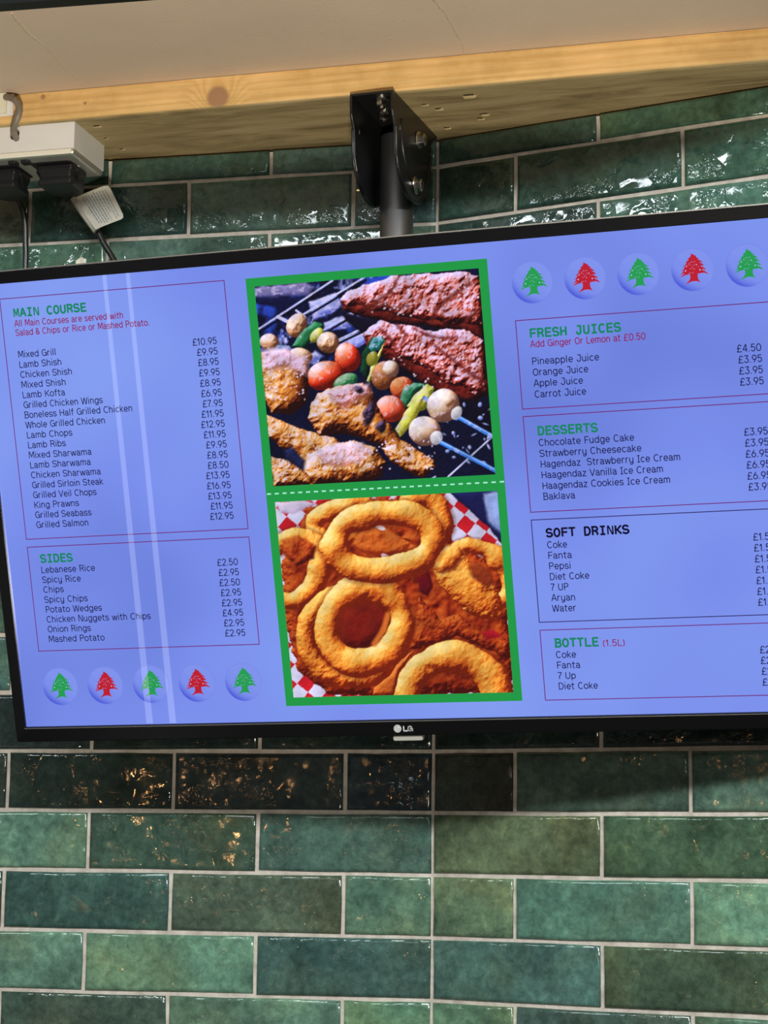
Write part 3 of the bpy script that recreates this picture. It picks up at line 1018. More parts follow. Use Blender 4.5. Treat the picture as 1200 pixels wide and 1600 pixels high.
PAINT = screen_mat('screen_picture', attr='paint')
EMBC = [(-.3896 + i * .0539, -.2006) for i in range(5)] + [(.1760 + i * .05365, .2014) for i in range(5)]
for i, (cu, cv) in enumerate(EMBC):
    link('bubble_disc', bubble(cu, cv), PAINT, screen, I4)
    k = .0205
    flat('cedar_emblem', [[(cu - .0003 + x * k * 1.0, cv - .0012 + y * k) for x, y in CED]], EMG if i % 2 == 0 and i < 5 or i >= 5 and (i - 5) % 2 == 0 else RED, .0005,
         'green cedar tree' if (i % 5) % 2 == 0 else 'red cedar tree')
    flat('cedar_highlights', [[(cu + x * k + r * k * math.cos(a) * .7, cv - .0012 + y * k + r * k * math.sin(a) * .7) for a in [math.pi * j / 4 for j in range(8)]] for x, y, r in DOTS], PALE, .0007)

# ------------------------------------------------------------ the two food pictures on the screen, painted point by point
def homography(src, dst):
    A = []
    for (x, y), (u, v) in zip(src, dst):
        A.append([x, y, 1, 0, 0, 0, -u * x, -u * y, u])
        A.append([0, 0, 0, x, y, 1, -v * x, -v * y, v])
    A = np.array(A, float)
    h = np.linalg.solve(A[:, :8], A[:, 8])
    return np.append(h, 1).reshape(3, 3)


def vnoise(x, y, seed):
    xi, yi = np.floor(x).astype(int), np.floor(y).astype(int)
    fx, fy = x - xi, y - yi
    fx, fy = fx * fx * (3 - 2 * fx), fy * fy * (3 - 2 * fy)
    r = np.random.RandomState(seed).rand(128, 128)
    g = lambda a, b: r[a % 128, b % 128]
    return (g(xi, yi) * (1 - fx) + g(xi + 1, yi) * fx) * (1 - fy) + (g(xi, yi + 1) * (1 - fx) + g(xi + 1, yi + 1) * fx) * fy


def fbm(x, y, f, seed, o=4):
    s, a, t = 0, 1, 0
    for k in range(o):
        s = s + a * vnoise(x * f * 2 ** k, y * f * 2 ** k, seed + k)
        t += a
        a *= .55
    return s / t


class Painter:
    def __init__(self, w, h, quad, bg):
        """w x h points; the brush works in the pixel frame of the studied picture whose corners are quad (TL, TR, BR, BL)"""
        self.w, self.h = w, h
        H = homography([(0, 0), (1, 0), (1, 1), (0, 1)], quad)
        s, t = np.meshgrid(np.linspace(0, 1, w), np.linspace(0, 1, h))
        q = np.einsum('ij,jkl->ikl', H, np.stack([s, t, np.ones_like(s)]))
        self.x, self.y = q[0] / q[2], q[1] / q[2]
        self.c = np.zeros((h, w, 3)) + np.array(bg, float)

    def warp(self, amp, f, seed):
        return self.x + (fbm(self.x, self.y, f, seed) - .5) * amp * 2, self.y + (fbm(self.x, self.y, f, seed + 50) - .5) * amp * 2

    def put(self, m, col):
        m = np.clip(m, 0, 1)[..., None]
        self.c = self.c * (1 - m) + np.asarray(col, float) * m

    def shade(self, hgt, cols, bump=0, bf=.05, seed=1, light=(-.5, -.75, .6), gain=1.0, spec=0.0, speccol=(240, 225, 250), amb=.0, o=3):
        """colours of a surface whose height field is hgt (pixels)"""
        if bump:
            hgt = hgt + bump * .6 * fbm(self.x, self.y, bf, seed, o)
        dx = np.hypot(np.gradient(self.x, axis=1), np.gradient(self.y, axis=1))
        gx = np.gradient(hgt, axis=1) / dx
        gy = np.gradient(hgt, axis=0) / np.hypot(np.gradient(self.x, axis=0), np.gradient(self.y, axis=0))
        nz = 1 / np.sqrt(1 + gx * gx + gy * gy)
        l = np.array(light) / np.linalg.norm(light)
        d = (-gx * l[0] - gy * l[1] + l[2]) * nz
        t = np.clip((d * gain + amb), 0, 1)
        cs = np.array(cols, float)
        p = np.linspace(0, 1, len(cs))
        out = np.stack([np.interp(t, p, cs[:, i]) for i in range(3)], -1)
        if spec:
            sgm = np.clip((d - .80) / .2, 0, 1)[..., None] ** 1.5 * spec
            out = out * (1 - sgm) + np.array(speccol) * sgm
        return out

    def sdf(self, P, x, y):
        P = np.array(P, float)
        d = np.full(x.shape, 1e9)
        ins = np.zeros(x.shape, bool)
        n = len(P)
        for i in range(n):
            a, b = P[i], P[(i + 1) % n]
            e = b - a
            t = np.clip(((x - a[0]) * e[0] + (y - a[1]) * e[1]) / (e @ e), 0, 1)
            d = np.minimum(d, np.hypot(x - a[0] - t * e[0], y - a[1] - t * e[1]))
            if a[1] != b[1]:
                c = (a[1] > y) != (b[1] > y)
                ins ^= c & (x < (b[0] - a[0]) * (y - a[1]) / (b[1] - a[1]) + a[0])
        return np.where(ins, -d, d)

    def poly(self, P, cols, round_=30, height=None, wob=6, wf=.03, seed=1, soft=3, **k):
        x, y = self.warp(wob, wf, seed)
        d = self.sdf(P, x, y)
        t = np.clip(-d / round_, 0, 1)
        h = (height or round_) * np.sqrt(1 - (1 - t) ** 2 + 1e-6)
        self.put(.5 - d / soft, self.shade(h, cols, seed=seed, **k))

    def ell(self, cx, cy, rx, ry, ang, cols, wob=3, wf=.03, seed=1, soft=3, hk=1.0, **k):
        x, y = self.warp(wob, wf, seed)
        a = math.radians(ang)
        u = ((x - cx) * math.cos(a) + (y - cy) * math.sin(a)) / rx
        v = (-(x - cx) * math.sin(a) + (y - cy) * math.cos(a)) / ry
        r = np.hypot(u, v)
        h = min(rx, ry) * hk * np.sqrt(np.clip(1 - r * r, 0.0, 1))
        self.put(.5 - (r - 1) * min(rx, ry) / soft, self.shade(h, cols, seed=seed, **k))

    def line(self, a, b, w, col, soft=2):
        x, y = self.x, self.y
        a, b = np.array(a, float), np.array(b, float)
        e = b - a
        t = np.clip(((x - a[0]) * e[0] + (y - a[1]) * e[1]) / (e @ e), 0, 1)
        d = np.hypot(x - a[0] - t * e[0], y - a[1] - t * e[1])
        self.put(.5 - (d - w / 2) / soft, col)

    def strokes(self, P, w, col, soft=6):
        for a, b in zip(P, P[1:]):
            self.line(a, b, w, col, soft)

    def ring(self, cx, cy, rx, ry, ang, w, cols, seed=1, a0=0, a1=360, wob=10, wf=.018, lump=.12, **k):
        """a battered ring seen obliquely: tube of half width w around an ellipse"""
        x, y = self.warp(wob, wf, seed)
        ca, sa = math.cos(math.radians(ang)), math.sin(math.radians(ang))
        u, v = (x - cx) * ca + (y - cy) * sa, -(x - cx) * sa + (y - cy) * ca
        rho = np.hypot(u / rx, v / ry) + 1e-4
        best = np.abs(rho - 1) * rho / (np.hypot(u / rx ** 2, v / ry ** 2) + 1e-5)
        tt = (np.arctan2(v / ry, u / rx) / (2 * math.pi)) % 1
        rs = np.random.RandomState(seed)
        k_ = rs.randn(12)
        ph = tt * 12
        i0 = np.floor(ph).astype(int) % 12
        fr = ph - np.floor(ph)
        fr = fr * fr * (3 - 2 * fr)
        ww = w * (1 + lump * (k_[i0] * (1 - fr) + k_[(i0 + 1) % 12] * fr))
        q = np.clip(best / ww, 0, 1)
        h = ww * np.sqrt(np.clip(1 - q * q, 0, 1))
        # soft contact shade cast on what lies under the ring in the picture
        sh = np.clip(1 - (best - ww) / (w * .35), 0, 1) * .45
        self.put(sh * (best > ww), (90, 22, 8))
        self.put(.5 - (best - ww) / 3, self.shade(h, cols, seed=seed, **k))

    def mesh(self, name, u0, u1, v0, v1, z):
        w, h = self.w, self.h
        U, V = np.meshgrid(np.linspace(u0, u1, w), np.linspace(v1, v0, h))
        co = np.stack([U, V, np.full_like(U, z)], -1).reshape(-1, 3)
        i = np.arange(w * h).reshape(h, w)
        q = np.stack([i[1:, :-1], i[1:, 1:], i[:-1, 1:], i[:-1, :-1]], -1).reshape(-1, 4)
        me = bpy.data.meshes.new(name)
        me.vertices.add(len(co)); me.vertices.foreach_set('co', co.ravel())
        me.loops.add(q.size); me.loops.foreach_set('vertex_index', q.ravel())
        me.polygons.add(len(q)); me.polygons.foreach_set('loop_start', np.arange(0, q.size, 4))
        me.update()
        c = np.clip(self.c, 0, 255) / 255
        c = np.where(c <= .04045, c / 12.92, ((c + .055) / 1.055) ** 2.4)
        at = me.color_attributes.new('paint', 'FLOAT_COLOR', 'POINT')
        at.data.foreach_set('color', np.concatenate([c, np.ones((h, w, 1))], -1).astype(np.float32).ravel())
        return link(name, me, PAINT, screen, I4)


# --- grill picture
P = Painter(330, 300, [(57, 145), (1102, 58), (1183, 1025), (140, 1080)], (10, 12, 40))
n1 = fbm(P.x, P.y, .012, 3)
P.put((n1 - .52) * 5 * (P.x + P.y < 900), (40, 70, 190))
P.put((fbm(P.x, P.y, .02, 9) - .6) * 6 * (P.x + P.y < 900), (150, 160, 235))
P.poly([(40, 150), (300, 125), (330, 150), (310, 185), (60, 195)], [(90, 85, 150), (165, 155, 215)], 20, seed=4, soft=14)
P.poly([(60, 195), (310, 190), (300, 280), (180, 290), (150, 240), (80, 230)], [(8, 10, 40), (18, 22, 70)], 20, seed=5, soft=16)
for q in ([(310, 215), (430, 175), (475, 225), (420, 270), (330, 300)], [(380, 310), (520, 260), (560, 300), (480, 340), (380, 350)], [(430, 400), (600, 330), (620, 370), (540, 430), (450, 420)], [(290, 480), (340, 440), (380, 470), (330, 500)]):
    P.poly(q, [(90, 100, 190), (190, 195, 245)], 25, seed=6, soft=10)
for a, b in (((75, 342), (420, 116)), ((240, 300), (570, 100)), ((380, 345), (600, 215)), ((430, 400), (620, 310)), ((60, 420), (110, 395))):
    P.line((a[0] + 6, a[1] + 14), (b[0] + 6, b[1] + 14), 10, (8, 8, 30), 4)
    P.line(a, b, 9, (186, 190, 240), 3)
for a, b in (((960, 1036), (1170, 845)), ((860, 1060), (900, 1035)), ((1090, 760), (1180, 700))):
    P.line(a, b, 8, (190, 195, 240), 4)
MEAT = [(30, 4, 6), (96, 18, 16), (160, 60, 46), (205, 118, 108), (222, 168, 190), (222, 194, 240)]
MEATD = [(20, 4, 6), (60, 10, 10), (110, 28, 20), (150, 60, 45)]
# top ribs
P.poly([(455, 215), (470, 260), (600, 295), (700, 315), (860, 330), (940, 350), (1030, 350), (1130, 400), (1120, 300), (900, 290), (620, 230)], MEATD, 30, wob=10, seed=7, bump=14, bf=.03)
P.poly([(455, 205), (490, 160), (540, 150), (640, 115), (700, 88), (770, 96), (830, 84), (940, 82), (1010, 74), (1110, 90), (1125, 330), (1050, 315), (960, 325), (900, 300), (820, 300), (740, 285), (680, 260), (600, 262), (560, 235), (480, 240)], MEAT, 45, height=30, wob=10, wf=.03, seed=8, bump=30, bf=.032, spec=.9, speccol=(232, 216, 250), gain=1.35, amb=-.14)
for s in ([(735, 90), (690, 170), (620, 215), (600, 270)], [(1060, 130), (960, 200), (900, 250), (880, 310)], [(1120, 240), (1050, 290), (1030, 330)], [(540, 215), (590, 240), (660, 230), (700, 250), (770, 235)]):
    P.strokes(s, 12, (100, 30, 24), 22)
P.poly([(940, 70), (980, 60), (960, 78)], [(12, 14, 50)] * 2, 8)
P.poly([(1055, 62), (1102, 58), (1106, 92), (1070, 88)], [(12, 14, 50)] * 2, 8)
# black gap, second ribs
P.poly([(450, 260), (620, 300), (860, 330), (1120, 380), (1130, 410), (1000, 370), (640, 315), (560, 360), (480, 300)], [(8, 6, 22), (20, 14, 40)], 20, seed=9, soft=10)
P.poly([(560, 370), (580, 430), (700, 500), (800, 570), (930, 650), (1050, 700), (1150, 655), (1145, 560), (900, 520), (640, 400)], MEATD, 40, wob=8, seed=10, bump=16, bf=.03)
P.poly([(562, 362), (600, 330), (645, 302), (720, 320), (800, 325), (850, 350), (960, 345), (1060, 350), (1130, 395), (1148, 640), (1090, 655), (1040, 620), (950, 590), (880, 540), (800, 500), (740, 475), (690, 430), (600, 425)], MEAT, 50, height=34, wob=10, wf=.03, seed=11, bump=34, bf=.03, spec=.9, speccol=(232, 216, 250), gain=1.35, amb=-.14)
for s in ([(720, 320), (760, 370), (740, 420)], [(800, 340), (860, 370), (930, 385), (1000, 380)], [(900, 420), (960, 470), (1080, 560), (1140, 590)], [(640, 340), (690, 390), (720, 440)]):
    P.strokes(s, 10, (110, 26, 22), 20)
P.poly([(620, 480), (720, 500), (860, 620), (1150, 700), (1175, 850), (1000, 760), (760, 640), (640, 620)], [(6, 4, 18), (14, 8, 30)], 30, seed=12, soft=24)
for i in range(26):
    r = np.random.RandomState(i)
    xx, yy = r.uniform(940, 1160), r.uniform(690, 980)
    P.ell(xx, yy, r.uniform(4, 15), r.uniform(3, 10), r.uniform(0, 180), [(90, 110, 190), (185, 195, 235)], seed=i, soft=4)
# skewer veg
SH = [(90, 50, 30), (170, 115, 80), (222, 185, 150), (240, 225, 235)]
WM = [(110, 70, 60), (190, 150, 120), (232, 212, 200), (246, 240, 250)]
TOM = [(90, 12, 4), (180, 34, 12), (226, 72, 36), (240, 130, 90), (248, 200, 190)]
ZG = [(4, 24, 14), (14, 70, 44), (40, 120, 70), (90, 160, 130)]
ZY = [(110, 110, 20), (176, 178, 50), (214, 212, 96), (232, 232, 170)]
P.line((165, 285), (225, 315), 16, (200, 200, 245))
P.line((250, 255), (290, 285), 10, (200, 200, 245))
P.ell(125, 405, 46, 40, 20, SH, seed=13, bump=10, bf=.06)
P.ell(252, 325, 46, 58, 25, SH, seed=14, bump=14, bf=.07)
P.poly([(230, 420), (290, 335), (340, 305), (380, 320), (375, 360), (320, 400), (280, 440)], ZG, 24, seed=15)
P.ell(345, 372, 40, 26, -50, ZY, seed=16)
P.ell(398, 405, 52, 50, 0, SH, seed=17, bump=18, bf=.06)
P.poly([(140, 450), (160, 415), (220, 420), (240, 440), (200, 470)], [(30, 50, 110), (120, 150, 200)], 14, seed=18)
P.ell(270, 470, 56, 40, 10, SH, seed=19, bump=8, bf=.06)
P.ell(490, 475, 60, 70, -15, TOM, seed=20, spec=.7)
P.ell(385, 560, 88, 68, -18, TOM, seed=21, spec=.8)
P.poly([(545, 540), (560, 450), (600, 385), (655, 372), (650, 420), (600, 520), (580, 580)], [(3, 12, 10), (8, 40, 24), (24, 80, 50)], 24, seed=22)
P.poly([(585, 430), (610, 380), (650, 372), (668, 395), (640, 440), (600, 450)], [(10, 70, 60), (50, 130, 140), (120, 180, 200)], 20, seed=22, bump=12, bf=.09)
P.poly([(580, 585), (600, 510), (660, 410), (650, 450), (615, 540), (590, 590)], ZY, 14, seed=23)
P.ell(605, 480, 26, 36, 20, [(90, 90, 20), (160, 150, 60)], seed=24)
P.ell(660, 560, 58, 68, 20, [(80, 36, 14), (166, 96, 52), (214, 150, 110)], seed=25, bump=8, bf=.05)
P.ell(692, 528, 38, 40, 0, WM, seed=26)
P.ell(745, 618, 56, 54, 0, [(110, 24, 10), (200, 70, 30), (230, 120, 60), (240, 170, 120)], seed=27, bump=10, bf=.06)
P.ell(480, 590, 60, 38, -25, [(10, 60, 40), (60, 130, 80), (150, 190, 150)], seed=28, bump=8, bf=.1)
P.poly([(735, 690), (745, 620), (800, 590), (855, 600), (800, 650), (770, 710)], [(10, 60, 40), (50, 130, 90), (130, 190, 170)], 22, seed=29, bump=10, bf=.08)
P.poly([(770, 700), (810, 640), (860, 600), (895, 620), (890, 660), (850, 720), (800, 740)], ZY, 34, seed=30)
P.ell(690, 715, 70, 62, 15, [(110, 26, 10), (200, 72, 44), (232, 130, 104), (240, 180, 170)], seed=31, spec=.4)
P.poly([(710, 810), (760, 730), (810, 660), (845, 650), (840, 700), (790, 790), (735, 850)], [(130, 120, 30), (196, 196, 70), (222, 222, 130)], 26, seed=32, bump=6, bf=.05)
P.line((850, 665), (1000, 760), 20, (70, 110, 200), 4)
P.line((1000, 750), (1178, 850), 19, (58, 124, 226), 4)
P.line((905, 862), (1190, 1010), 19, (58, 124, 226), 4)
P.line((1000, 746), (1178, 845), 5, (150, 190, 250), 4)
P.line((905, 858), (1190, 1006), 5, (150, 190, 250), 4)
P.ell(938, 700, 76, 80, 20, WM, seed=33, bump=6, bf=.03)
P.ell(1000, 735, 24, 34, 30, [(150, 150, 160), (220, 216, 220)], seed=34)
P.strokes([(960, 700), (985, 680)], 14, (120, 70, 40), 12)
P.ell(850, 820, 76, 70, 20, WM, seed=35, bump=6, bf=.03)
P.ell(905, 852, 28, 34, 30, [(150, 150, 160), (220, 216, 226)], seed=36)
# chicken
CH = [(36, 8, 4), (116, 46, 14), (182, 100, 32), (218, 152, 74), (230, 190, 160), (230, 212, 240)]
P.poly([(85, 450), (200, 440), (300, 500), (310, 620), (290, 700), (220, 745), (130, 735), (100, 640)], CH, 90, height=80, wob=8, seed=37, bump=22, bf=.03, spec=.4, gain=.95)
P.poly([(90, 440), (200, 430), (300, 490), (300, 560), (200, 520), (95, 540)], [(170, 110, 100), (220, 180, 210), (225, 205, 245)], 30, seed=38, bump=24, bf=.06, soft=30)
P.poly([(110, 745), (200, 780), (310, 820), (420, 850), (480, 900), (420, 1060), (300, 1075), (240, 940), (120, 850)], CH, 60, height=55, wob=8, seed=39, bump=26, bf=.035, spec=.4)
P.poly([(320, 690), (350, 640), (450, 605), (560, 595), (610, 640), (640, 730), (740, 860), (900, 960), (905, 990), (840, 1040), (760, 1000), (640, 890), (560, 860), (480, 830), (360, 840), (305, 760)], CH, 80, height=85, wob=8, seed=40, bump=24, bf=.03, spec=.4, gain=.98)
P.poly([(400, 640), (480, 610), (590, 600), (600, 650), (530, 680), (470, 720), (420, 680)], [(150, 80, 70), (205, 150, 150), (220, 190, 225)], 30, seed=41, bump=30, bf=.06, soft=26)
for cx, cy, rx, ry in ((590, 740, 26, 60), (645, 800, 26, 26), (540, 625, 24, 14)):
    P.ell(cx, cy, rx, ry, 15, [(10, 6, 14), (40, 20, 34), (96, 80, 130)], seed=int(cx), bump=20, bf=.12, soft=14, wob=10)
P.poly([(300, 930), (400, 880), (520, 865), (620, 900), (668, 970), (650, 1040), (560, 1060), (400, 1075), (290, 1075), (280, 1000)], CH, 60, height=60, wob=8, seed=42, bump=26, bf=.035, spec=.4)
P.poly([(340, 930), (430, 880), (560, 875), (600, 920), (560, 960), (470, 990), (380, 980)], [(190, 120, 100), (222, 180, 190), (232, 208, 238)], 30, seed=43, bump=34, bf=.05, soft=20)
P.poly([(130, 940), (220, 960), (300, 1020), (335, 1075), (140, 1085)], CH, 40, wob=8, seed=44, bump=26, bf=.05, spec=.5)
P.poly([(230, 900), (290, 960), (280, 1010), (200, 950), (190, 910)], [(14, 12, 40), (40, 50, 110)], 20, seed=45, soft=16)
P.poly([(650, 900), (720, 880), (820, 950), (905, 985), (850, 1040), (760, 1010), (690, 960)], CH, 40, wob=8, seed=46, bump=20, bf=.05, spec=.5)
rs = np.random.RandomState(2)
for i in range(210):
    a = rs.choice(5)
    x0, x1, y0, y1 = ((330, 640, 880, 1000), (640, 900, 860, 1000), (700, 1130, 340, 620), (600, 1100, 110, 290), (110, 300, 470, 680))[a]
    xx, yy = rs.uniform(x0, x1), rs.uniform(y0, y1)
    P.ell(xx, yy, rs.uniform(2, 7), rs.uniform(2, 5), rs.uniform(0, 180), [(230, 205, 225), (240, 222, 245)], seed=i, soft=4, wob=0)
m_ = fbm(P.x, P.y, .018, 60, 4)[..., None]
P.c = P.c * np.array([1.0, 1, 1]) * (.72 + .56 * m_)
lav = np.clip((fbm(P.x, P.y, .05, 90, 3) - .57) * 5, 0, .5) * (P.c.sum(-1) > 330)
P.put(lav, (226, 208, 246))
P.c += (fbm(P.x, P.y, .25, 77, 2)[..., None] - .5) * 20
P.mesh('grill_picture', -.1188, .1219, .0093, .2199, .0005)

# --- onion ring picture
P = Painter(330, 290, [(57, 100), (1048, 47), (1122, 948), (140, 970)], (150, 50, 22))
ca, sa = math.cos(math.radians(38)), math.sin(math.radians(38))
bx = (P.x * ca + P.y * sa) / 62
by = (-P.x * sa + P.y * ca) / 62
chk = ((np.floor(bx) + np.floor(by)) % 2 == 0)
P.c = np.where(chk[..., None], np.array([186, 26, 40.]), np.array([196, 200, 240.]))
P.poly([(825, 50), (1060, 40), (1075, 290), (1010, 210), (920, 130)], [(14, 14, 60), (30, 34, 100)], 30, seed=2, soft=6)
P.poly([(985, 60), (1060, 50), (1070, 240), (1010, 190)], [(110, 140, 220), (160, 180, 240)], 20, seed=3, soft=16)
P.poly([(60, 100), (180, 90), (240, 110), (150, 150), (80, 150)], [(170, 160, 200), (210, 205, 240)], 20, seed=4, soft=12)
OR = [(110, 30, 8), (172, 74, 20), (210, 122, 38), (230, 162, 66), (240, 200, 104), (240, 226, 166)]
ORD = [(70, 12, 6), (128, 34, 12), (170, 66, 22), (200, 104, 40)]
P.poly([(90, 380), (200, 120), (500, 80), (820, 90), (850, 280), (1085, 400), (1125, 950), (480, 965), (300, 960), (160, 850), (100, 620)], ORD, 60, seed=5, bump=60, bf=.014, wob=18)
P.ring(350, 190, 130, 70, -25, 42, OR, seed=6, bump=10, bf=.05)
P.ring(700, 200, 90, 130, 10, 52, OR, seed=7, bump=10, bf=.05, amb=-.05)
P.ring(580, 260, 110, 50, 15, 34, ORD, seed=8, bump=10, bf=.05, amb=.1)
P.ring(135, 400, 115, 150, 28, 44, OR, seed=9, bump=9, bf=.05, amb=-.02)
P.poly([(90, 270), (160, 250), (240, 290), (230, 350), (150, 390), (90, 330)], ORD, 30, seed=10, bump=34, bf=.03, soft=14, amb=.08)
P.ring(400, 700, 205, 195, 0, 46, OR, seed=11, bump=16, bf=.05, amb=-.16)
P.ring(985, 415, 150, 88, 44, 38, OR, seed=12, bump=9, bf=.05, amb=-.1)
P.ell(915, 470, 205, 92, 44, OR, wob=14, seed=13, bump=11, bf=.045, hk=.9, amb=-.02)
P.ell(975, 420, 70, 34, 44, [(110, 36, 14), (150, 60, 24)], wob=12, seed=43, soft=14, bump=14, bf=.05)
P.poly([(765, 300), (820, 290), (880, 300), (905, 350), (860, 400), (800, 420), (765, 400)], OR, 60, height=40, wob=10, seed=44, soft=30, bump=10, bf=.04)
P.poly([(700, 520), (790, 620), (870, 600), (960, 660), (1100, 730), (1105, 800), (1000, 760), (880, 700), (760, 740), (650, 760), (680, 640)], ORD, 40, seed=14, bump=40, bf=.03, wob=14)
P.poly([(690, 430), (740, 380), (760, 480), (740, 520), (700, 500)], [(70, 6, 16), (120, 14, 28)], 20, seed=15, soft=10)
P.poly([(980, 680), (1030, 665), (1070, 700), (1000, 715)], [(130, 14, 30), (180, 24, 44)], 20, seed=15, soft=10)
P.poly([(330, 600), (420, 520), (560, 520), (600, 590), (560, 700), (440, 765), (340, 745), (315, 680)], [(64, 8, 8), (110, 22, 14), (130, 36, 20)], 60, seed=16, soft=20, bump=14, bf=.02)
P.ring(455, 650, 175, 160, -50, 56, OR, seed=17, bump=9, bf=.045, lump=.1, amb=-.02)
P.strokes([(500, 730), (540, 670), (560, 600)], 26, (196, 104, 40), 14)
P.poly([(430, 225), (520, 195), (660, 280), (640, 320), (560, 345), (460, 330), (400, 290)], [(130, 40, 12), (190, 90, 30), (214, 120, 50)], 40, seed=19, bump=30, bf=.025, soft=16)
P.ell(525, 212, 26, 9, 20, [(220, 220, 240)] * 2, seed=20)
P.ell(552, 345, 26, 12, 30, [(220, 210, 240)] * 2, seed=21)
P.ring(540, 275, 222, 128, -6, 58, OR, seed=22, bump=9, bf=.045, lump=.13)
P.ring(845, 985, 205, 195, 0, 68, OR, seed=23, bump=11, bf=.05, lump=.08, amb=-.02)
P.poly([(495, 960), (500, 930), (560, 880), (620, 800), (680, 760), (610, 860), (585, 965)], [(100, 26, 8), (180, 80, 24), (214, 130, 60)], 20, seed=24, bump=10, bf=.05)
m_ = fbm(P.x, P.y, .014, 61, 4)[..., None]
P.c = P.c * np.array([1.04, 1, .96]) * (.80 + .40 * m_)
P.c += (fbm(P.x, P.y, .22, 78, 2)[..., None] - .5) * 14
P.mesh('onion_ring_picture', -.1188, .1225, -.2192, -.0076, .0005)

# ------------------------------------------------------------ maker's mark on the bezel
SILV = mat('silver_print', (0.72, 0.72, 0.72), 0.4, 0.2, Emission_Strength=0.0)
bm = bmesh.new()
n = 28
loft(bm, [[(-.0050 + .0042 * math.cos(2 * math.pi * k / n), -.2546 + .0042 * math.sin(2 * math.pi * k / n), z) for k in range(n)] for z in (.0040, .0046)])
em = obj('round_emblem', bm, SILV, tv, I4)
GREY = mat('grey_print', (0.22, 0.22, 0.22), 0.5)
bm = bmesh.new()
c = (-.0050, -.2546)
arc = [(c[0] + .0031 * math.cos(t), c[1] + .0031 * math.sin(t), .00465) for t in [math.radians(75 + 285 * k / 20) for k in range(21)]]
tube(bm, arc, .00022, 5)
tube(bm, [(c[0] + .0031, c[1], .00465), (c[0] + .0012, c[1], .00465)], .00022, 5)
tube(bm, [(c[0] - .0002, c[1] + .0014, .00465), (c[0] - .0002, c[1] - .0014, .00465), (c[0] + .0010, c[1] - .0014, .00465)], .00022, 5)
tube(bm, [(c[0] - .0017, c[1] + .0012, .00465), (c[0] - .0013, c[1] + .0012, .00465)], .0003, 5)
obj('emblem_lines', bm, GREY, em)
acc = ([], [])
for ch, gx in (('L', .0011), ('G', .0062)):
    stroke_glyph(ch, .0046 / GL[ch][0] * (1.12 if ch == 'G' else 1), .0048, gx, -.2571, .0014, acc)
me = bpy.data.meshes.new('maker_lettering')
me.from_pydata([(a, b, .0044) for a, b in acc[0]], [], acc[1])
link('maker_lettering', me, SILV, tv, I4)

# ------------------------------------------------------------ mount arm behind the television
mi = MM.inverted()
bk = TP - TN * .0345
bm = bmesh.new()
Ct = mi @ TM
prismpts = rrect(-.06, .06, -.06, .06, .01)
loft(bm, [[Ct @ V3((u, v, z)) for u, v in prismpts] for z in (-.0345, -.0385)])
pv = obj('vesa_plate', bm, MBLK, mount, I4)
q = mi @ bk
bm = bmesh.new()
box(bm, pc[0] - .02, pc[0] + .02, q.y + .006, pc[1] - rp - .0005, q.z - .025, q.z + .035)
obj('tilt_arm', bm, MBLK, mount, I4, bevel=.002)

# ------------------------------------------------------------ socket outlet box under the beam
WHITE = mat('white_plastic', (0.84, 0.83, 0.80), 0.38, spec=0.45)
nt, N, L, B = nodes(WHITE)
L.new(ramp(nt, noise(nt, nn(nt, 'ShaderNodeTexCoord').outputs['Object'], 18, 4), ((0.3, (0.80, 0.78, 0.75)), (0.7, (0.87, 0.855, 0.83)))), B.inputs['Base Color'])
NICK = mat('brushed_nickel', (0.74, 0.72, 0.66), 0.42, 0.85)
SM = frame((-0.4035, -0.1325, 0.7197), EX, EY, (0, 0, 1))
sock = empty('socket_outlet', SM, 'white surface box with a brushed metal double socket faceplate under the beam', 'socket')
SW, SD, SH_ = 0.147, 0.0885, 0.0315
bm = bmesh.new()
nx0, nx1, nz = -.0815, -.0695, -.0165      # cable notch in the front wall
# hollow box: walls, roof and the notched front
box(bm, -SW, 0, SD - .003, SD, -SH_, 0)
box(bm, -SW, -SW + .003, .003, SD - .003, -SH_, 0)
box(bm, -.003, 0, .003, SD - .003, -SH_, 0)
box(bm, -SW + .003, -.003, .003, SD - .003, -.003, 0)
box(bm, -SW, nx0, 0, .003, -SH_, 0)
box(bm, nx1, 0, 0, .003, -SH_, 0)
cxn, rn = (nx0 + nx1) / 2, (nx1 - nx0) / 2
arc = [(cxn + rn * math.cos(t), nz + rn - .0 - rn * math.sin(t)) for t in [math.pi * k / 10 for k in range(11)]]
prism(bm, [(nx1, -SH_)] + arc + [(nx0, -SH_)], lambda a, b, k: (a, .003 * k, b))
bmesh.ops.remove_doubles(bm, verts=bm.verts[:], dist=1e-6)
obj('box_body', bm, WHITE, sock, I4)
bm = bmesh.new()
box(bm, -SW + .004, -.004, .006, SD - .006, -.016, -.006)
obj('dark_inside', bm, HOLE, sock, I4)
bm = bmesh.new()
loft(bm, [[(u, v, z) for u, v in rrect(-SW + i, -i, i, SD - i, .003)] for i, z in ((.0005, -SH_ - .0002), (.0003, -SH_ - .004), (.0012, -SH_ - .0062), (.004, -SH_ - .0072))])
fp = obj('faceplate', bm, NICK, sock, I4)
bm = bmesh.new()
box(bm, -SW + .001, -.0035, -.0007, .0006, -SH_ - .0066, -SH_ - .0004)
lip = obj('reflection_strip', bm, mat('cream_reflection', (0.92, 0.89, 0.76), 0.3, spec=0.6), fp, I4, bevel=.0006)  # cream strip put in for the light reflected by the plate's front edge
lip['label'] = 'cream strip standing for the reflection on the front edge'
INS = mat('black_insert', (0.015, 0.015, 0.016), 0.3)
bm = bmesh.new()
for cx in (-SW / 2 - .034, -SW / 2 + .034):
    loft(bm, [[(cx + u, SD / 2 + v, z) for u, v in rrect(-.026, .026, -.024, .026, .004)] for z in (-SH_ - .0071, -SH_ - .0080)])
obj('socket_insert', bm, INS, fp, I4)
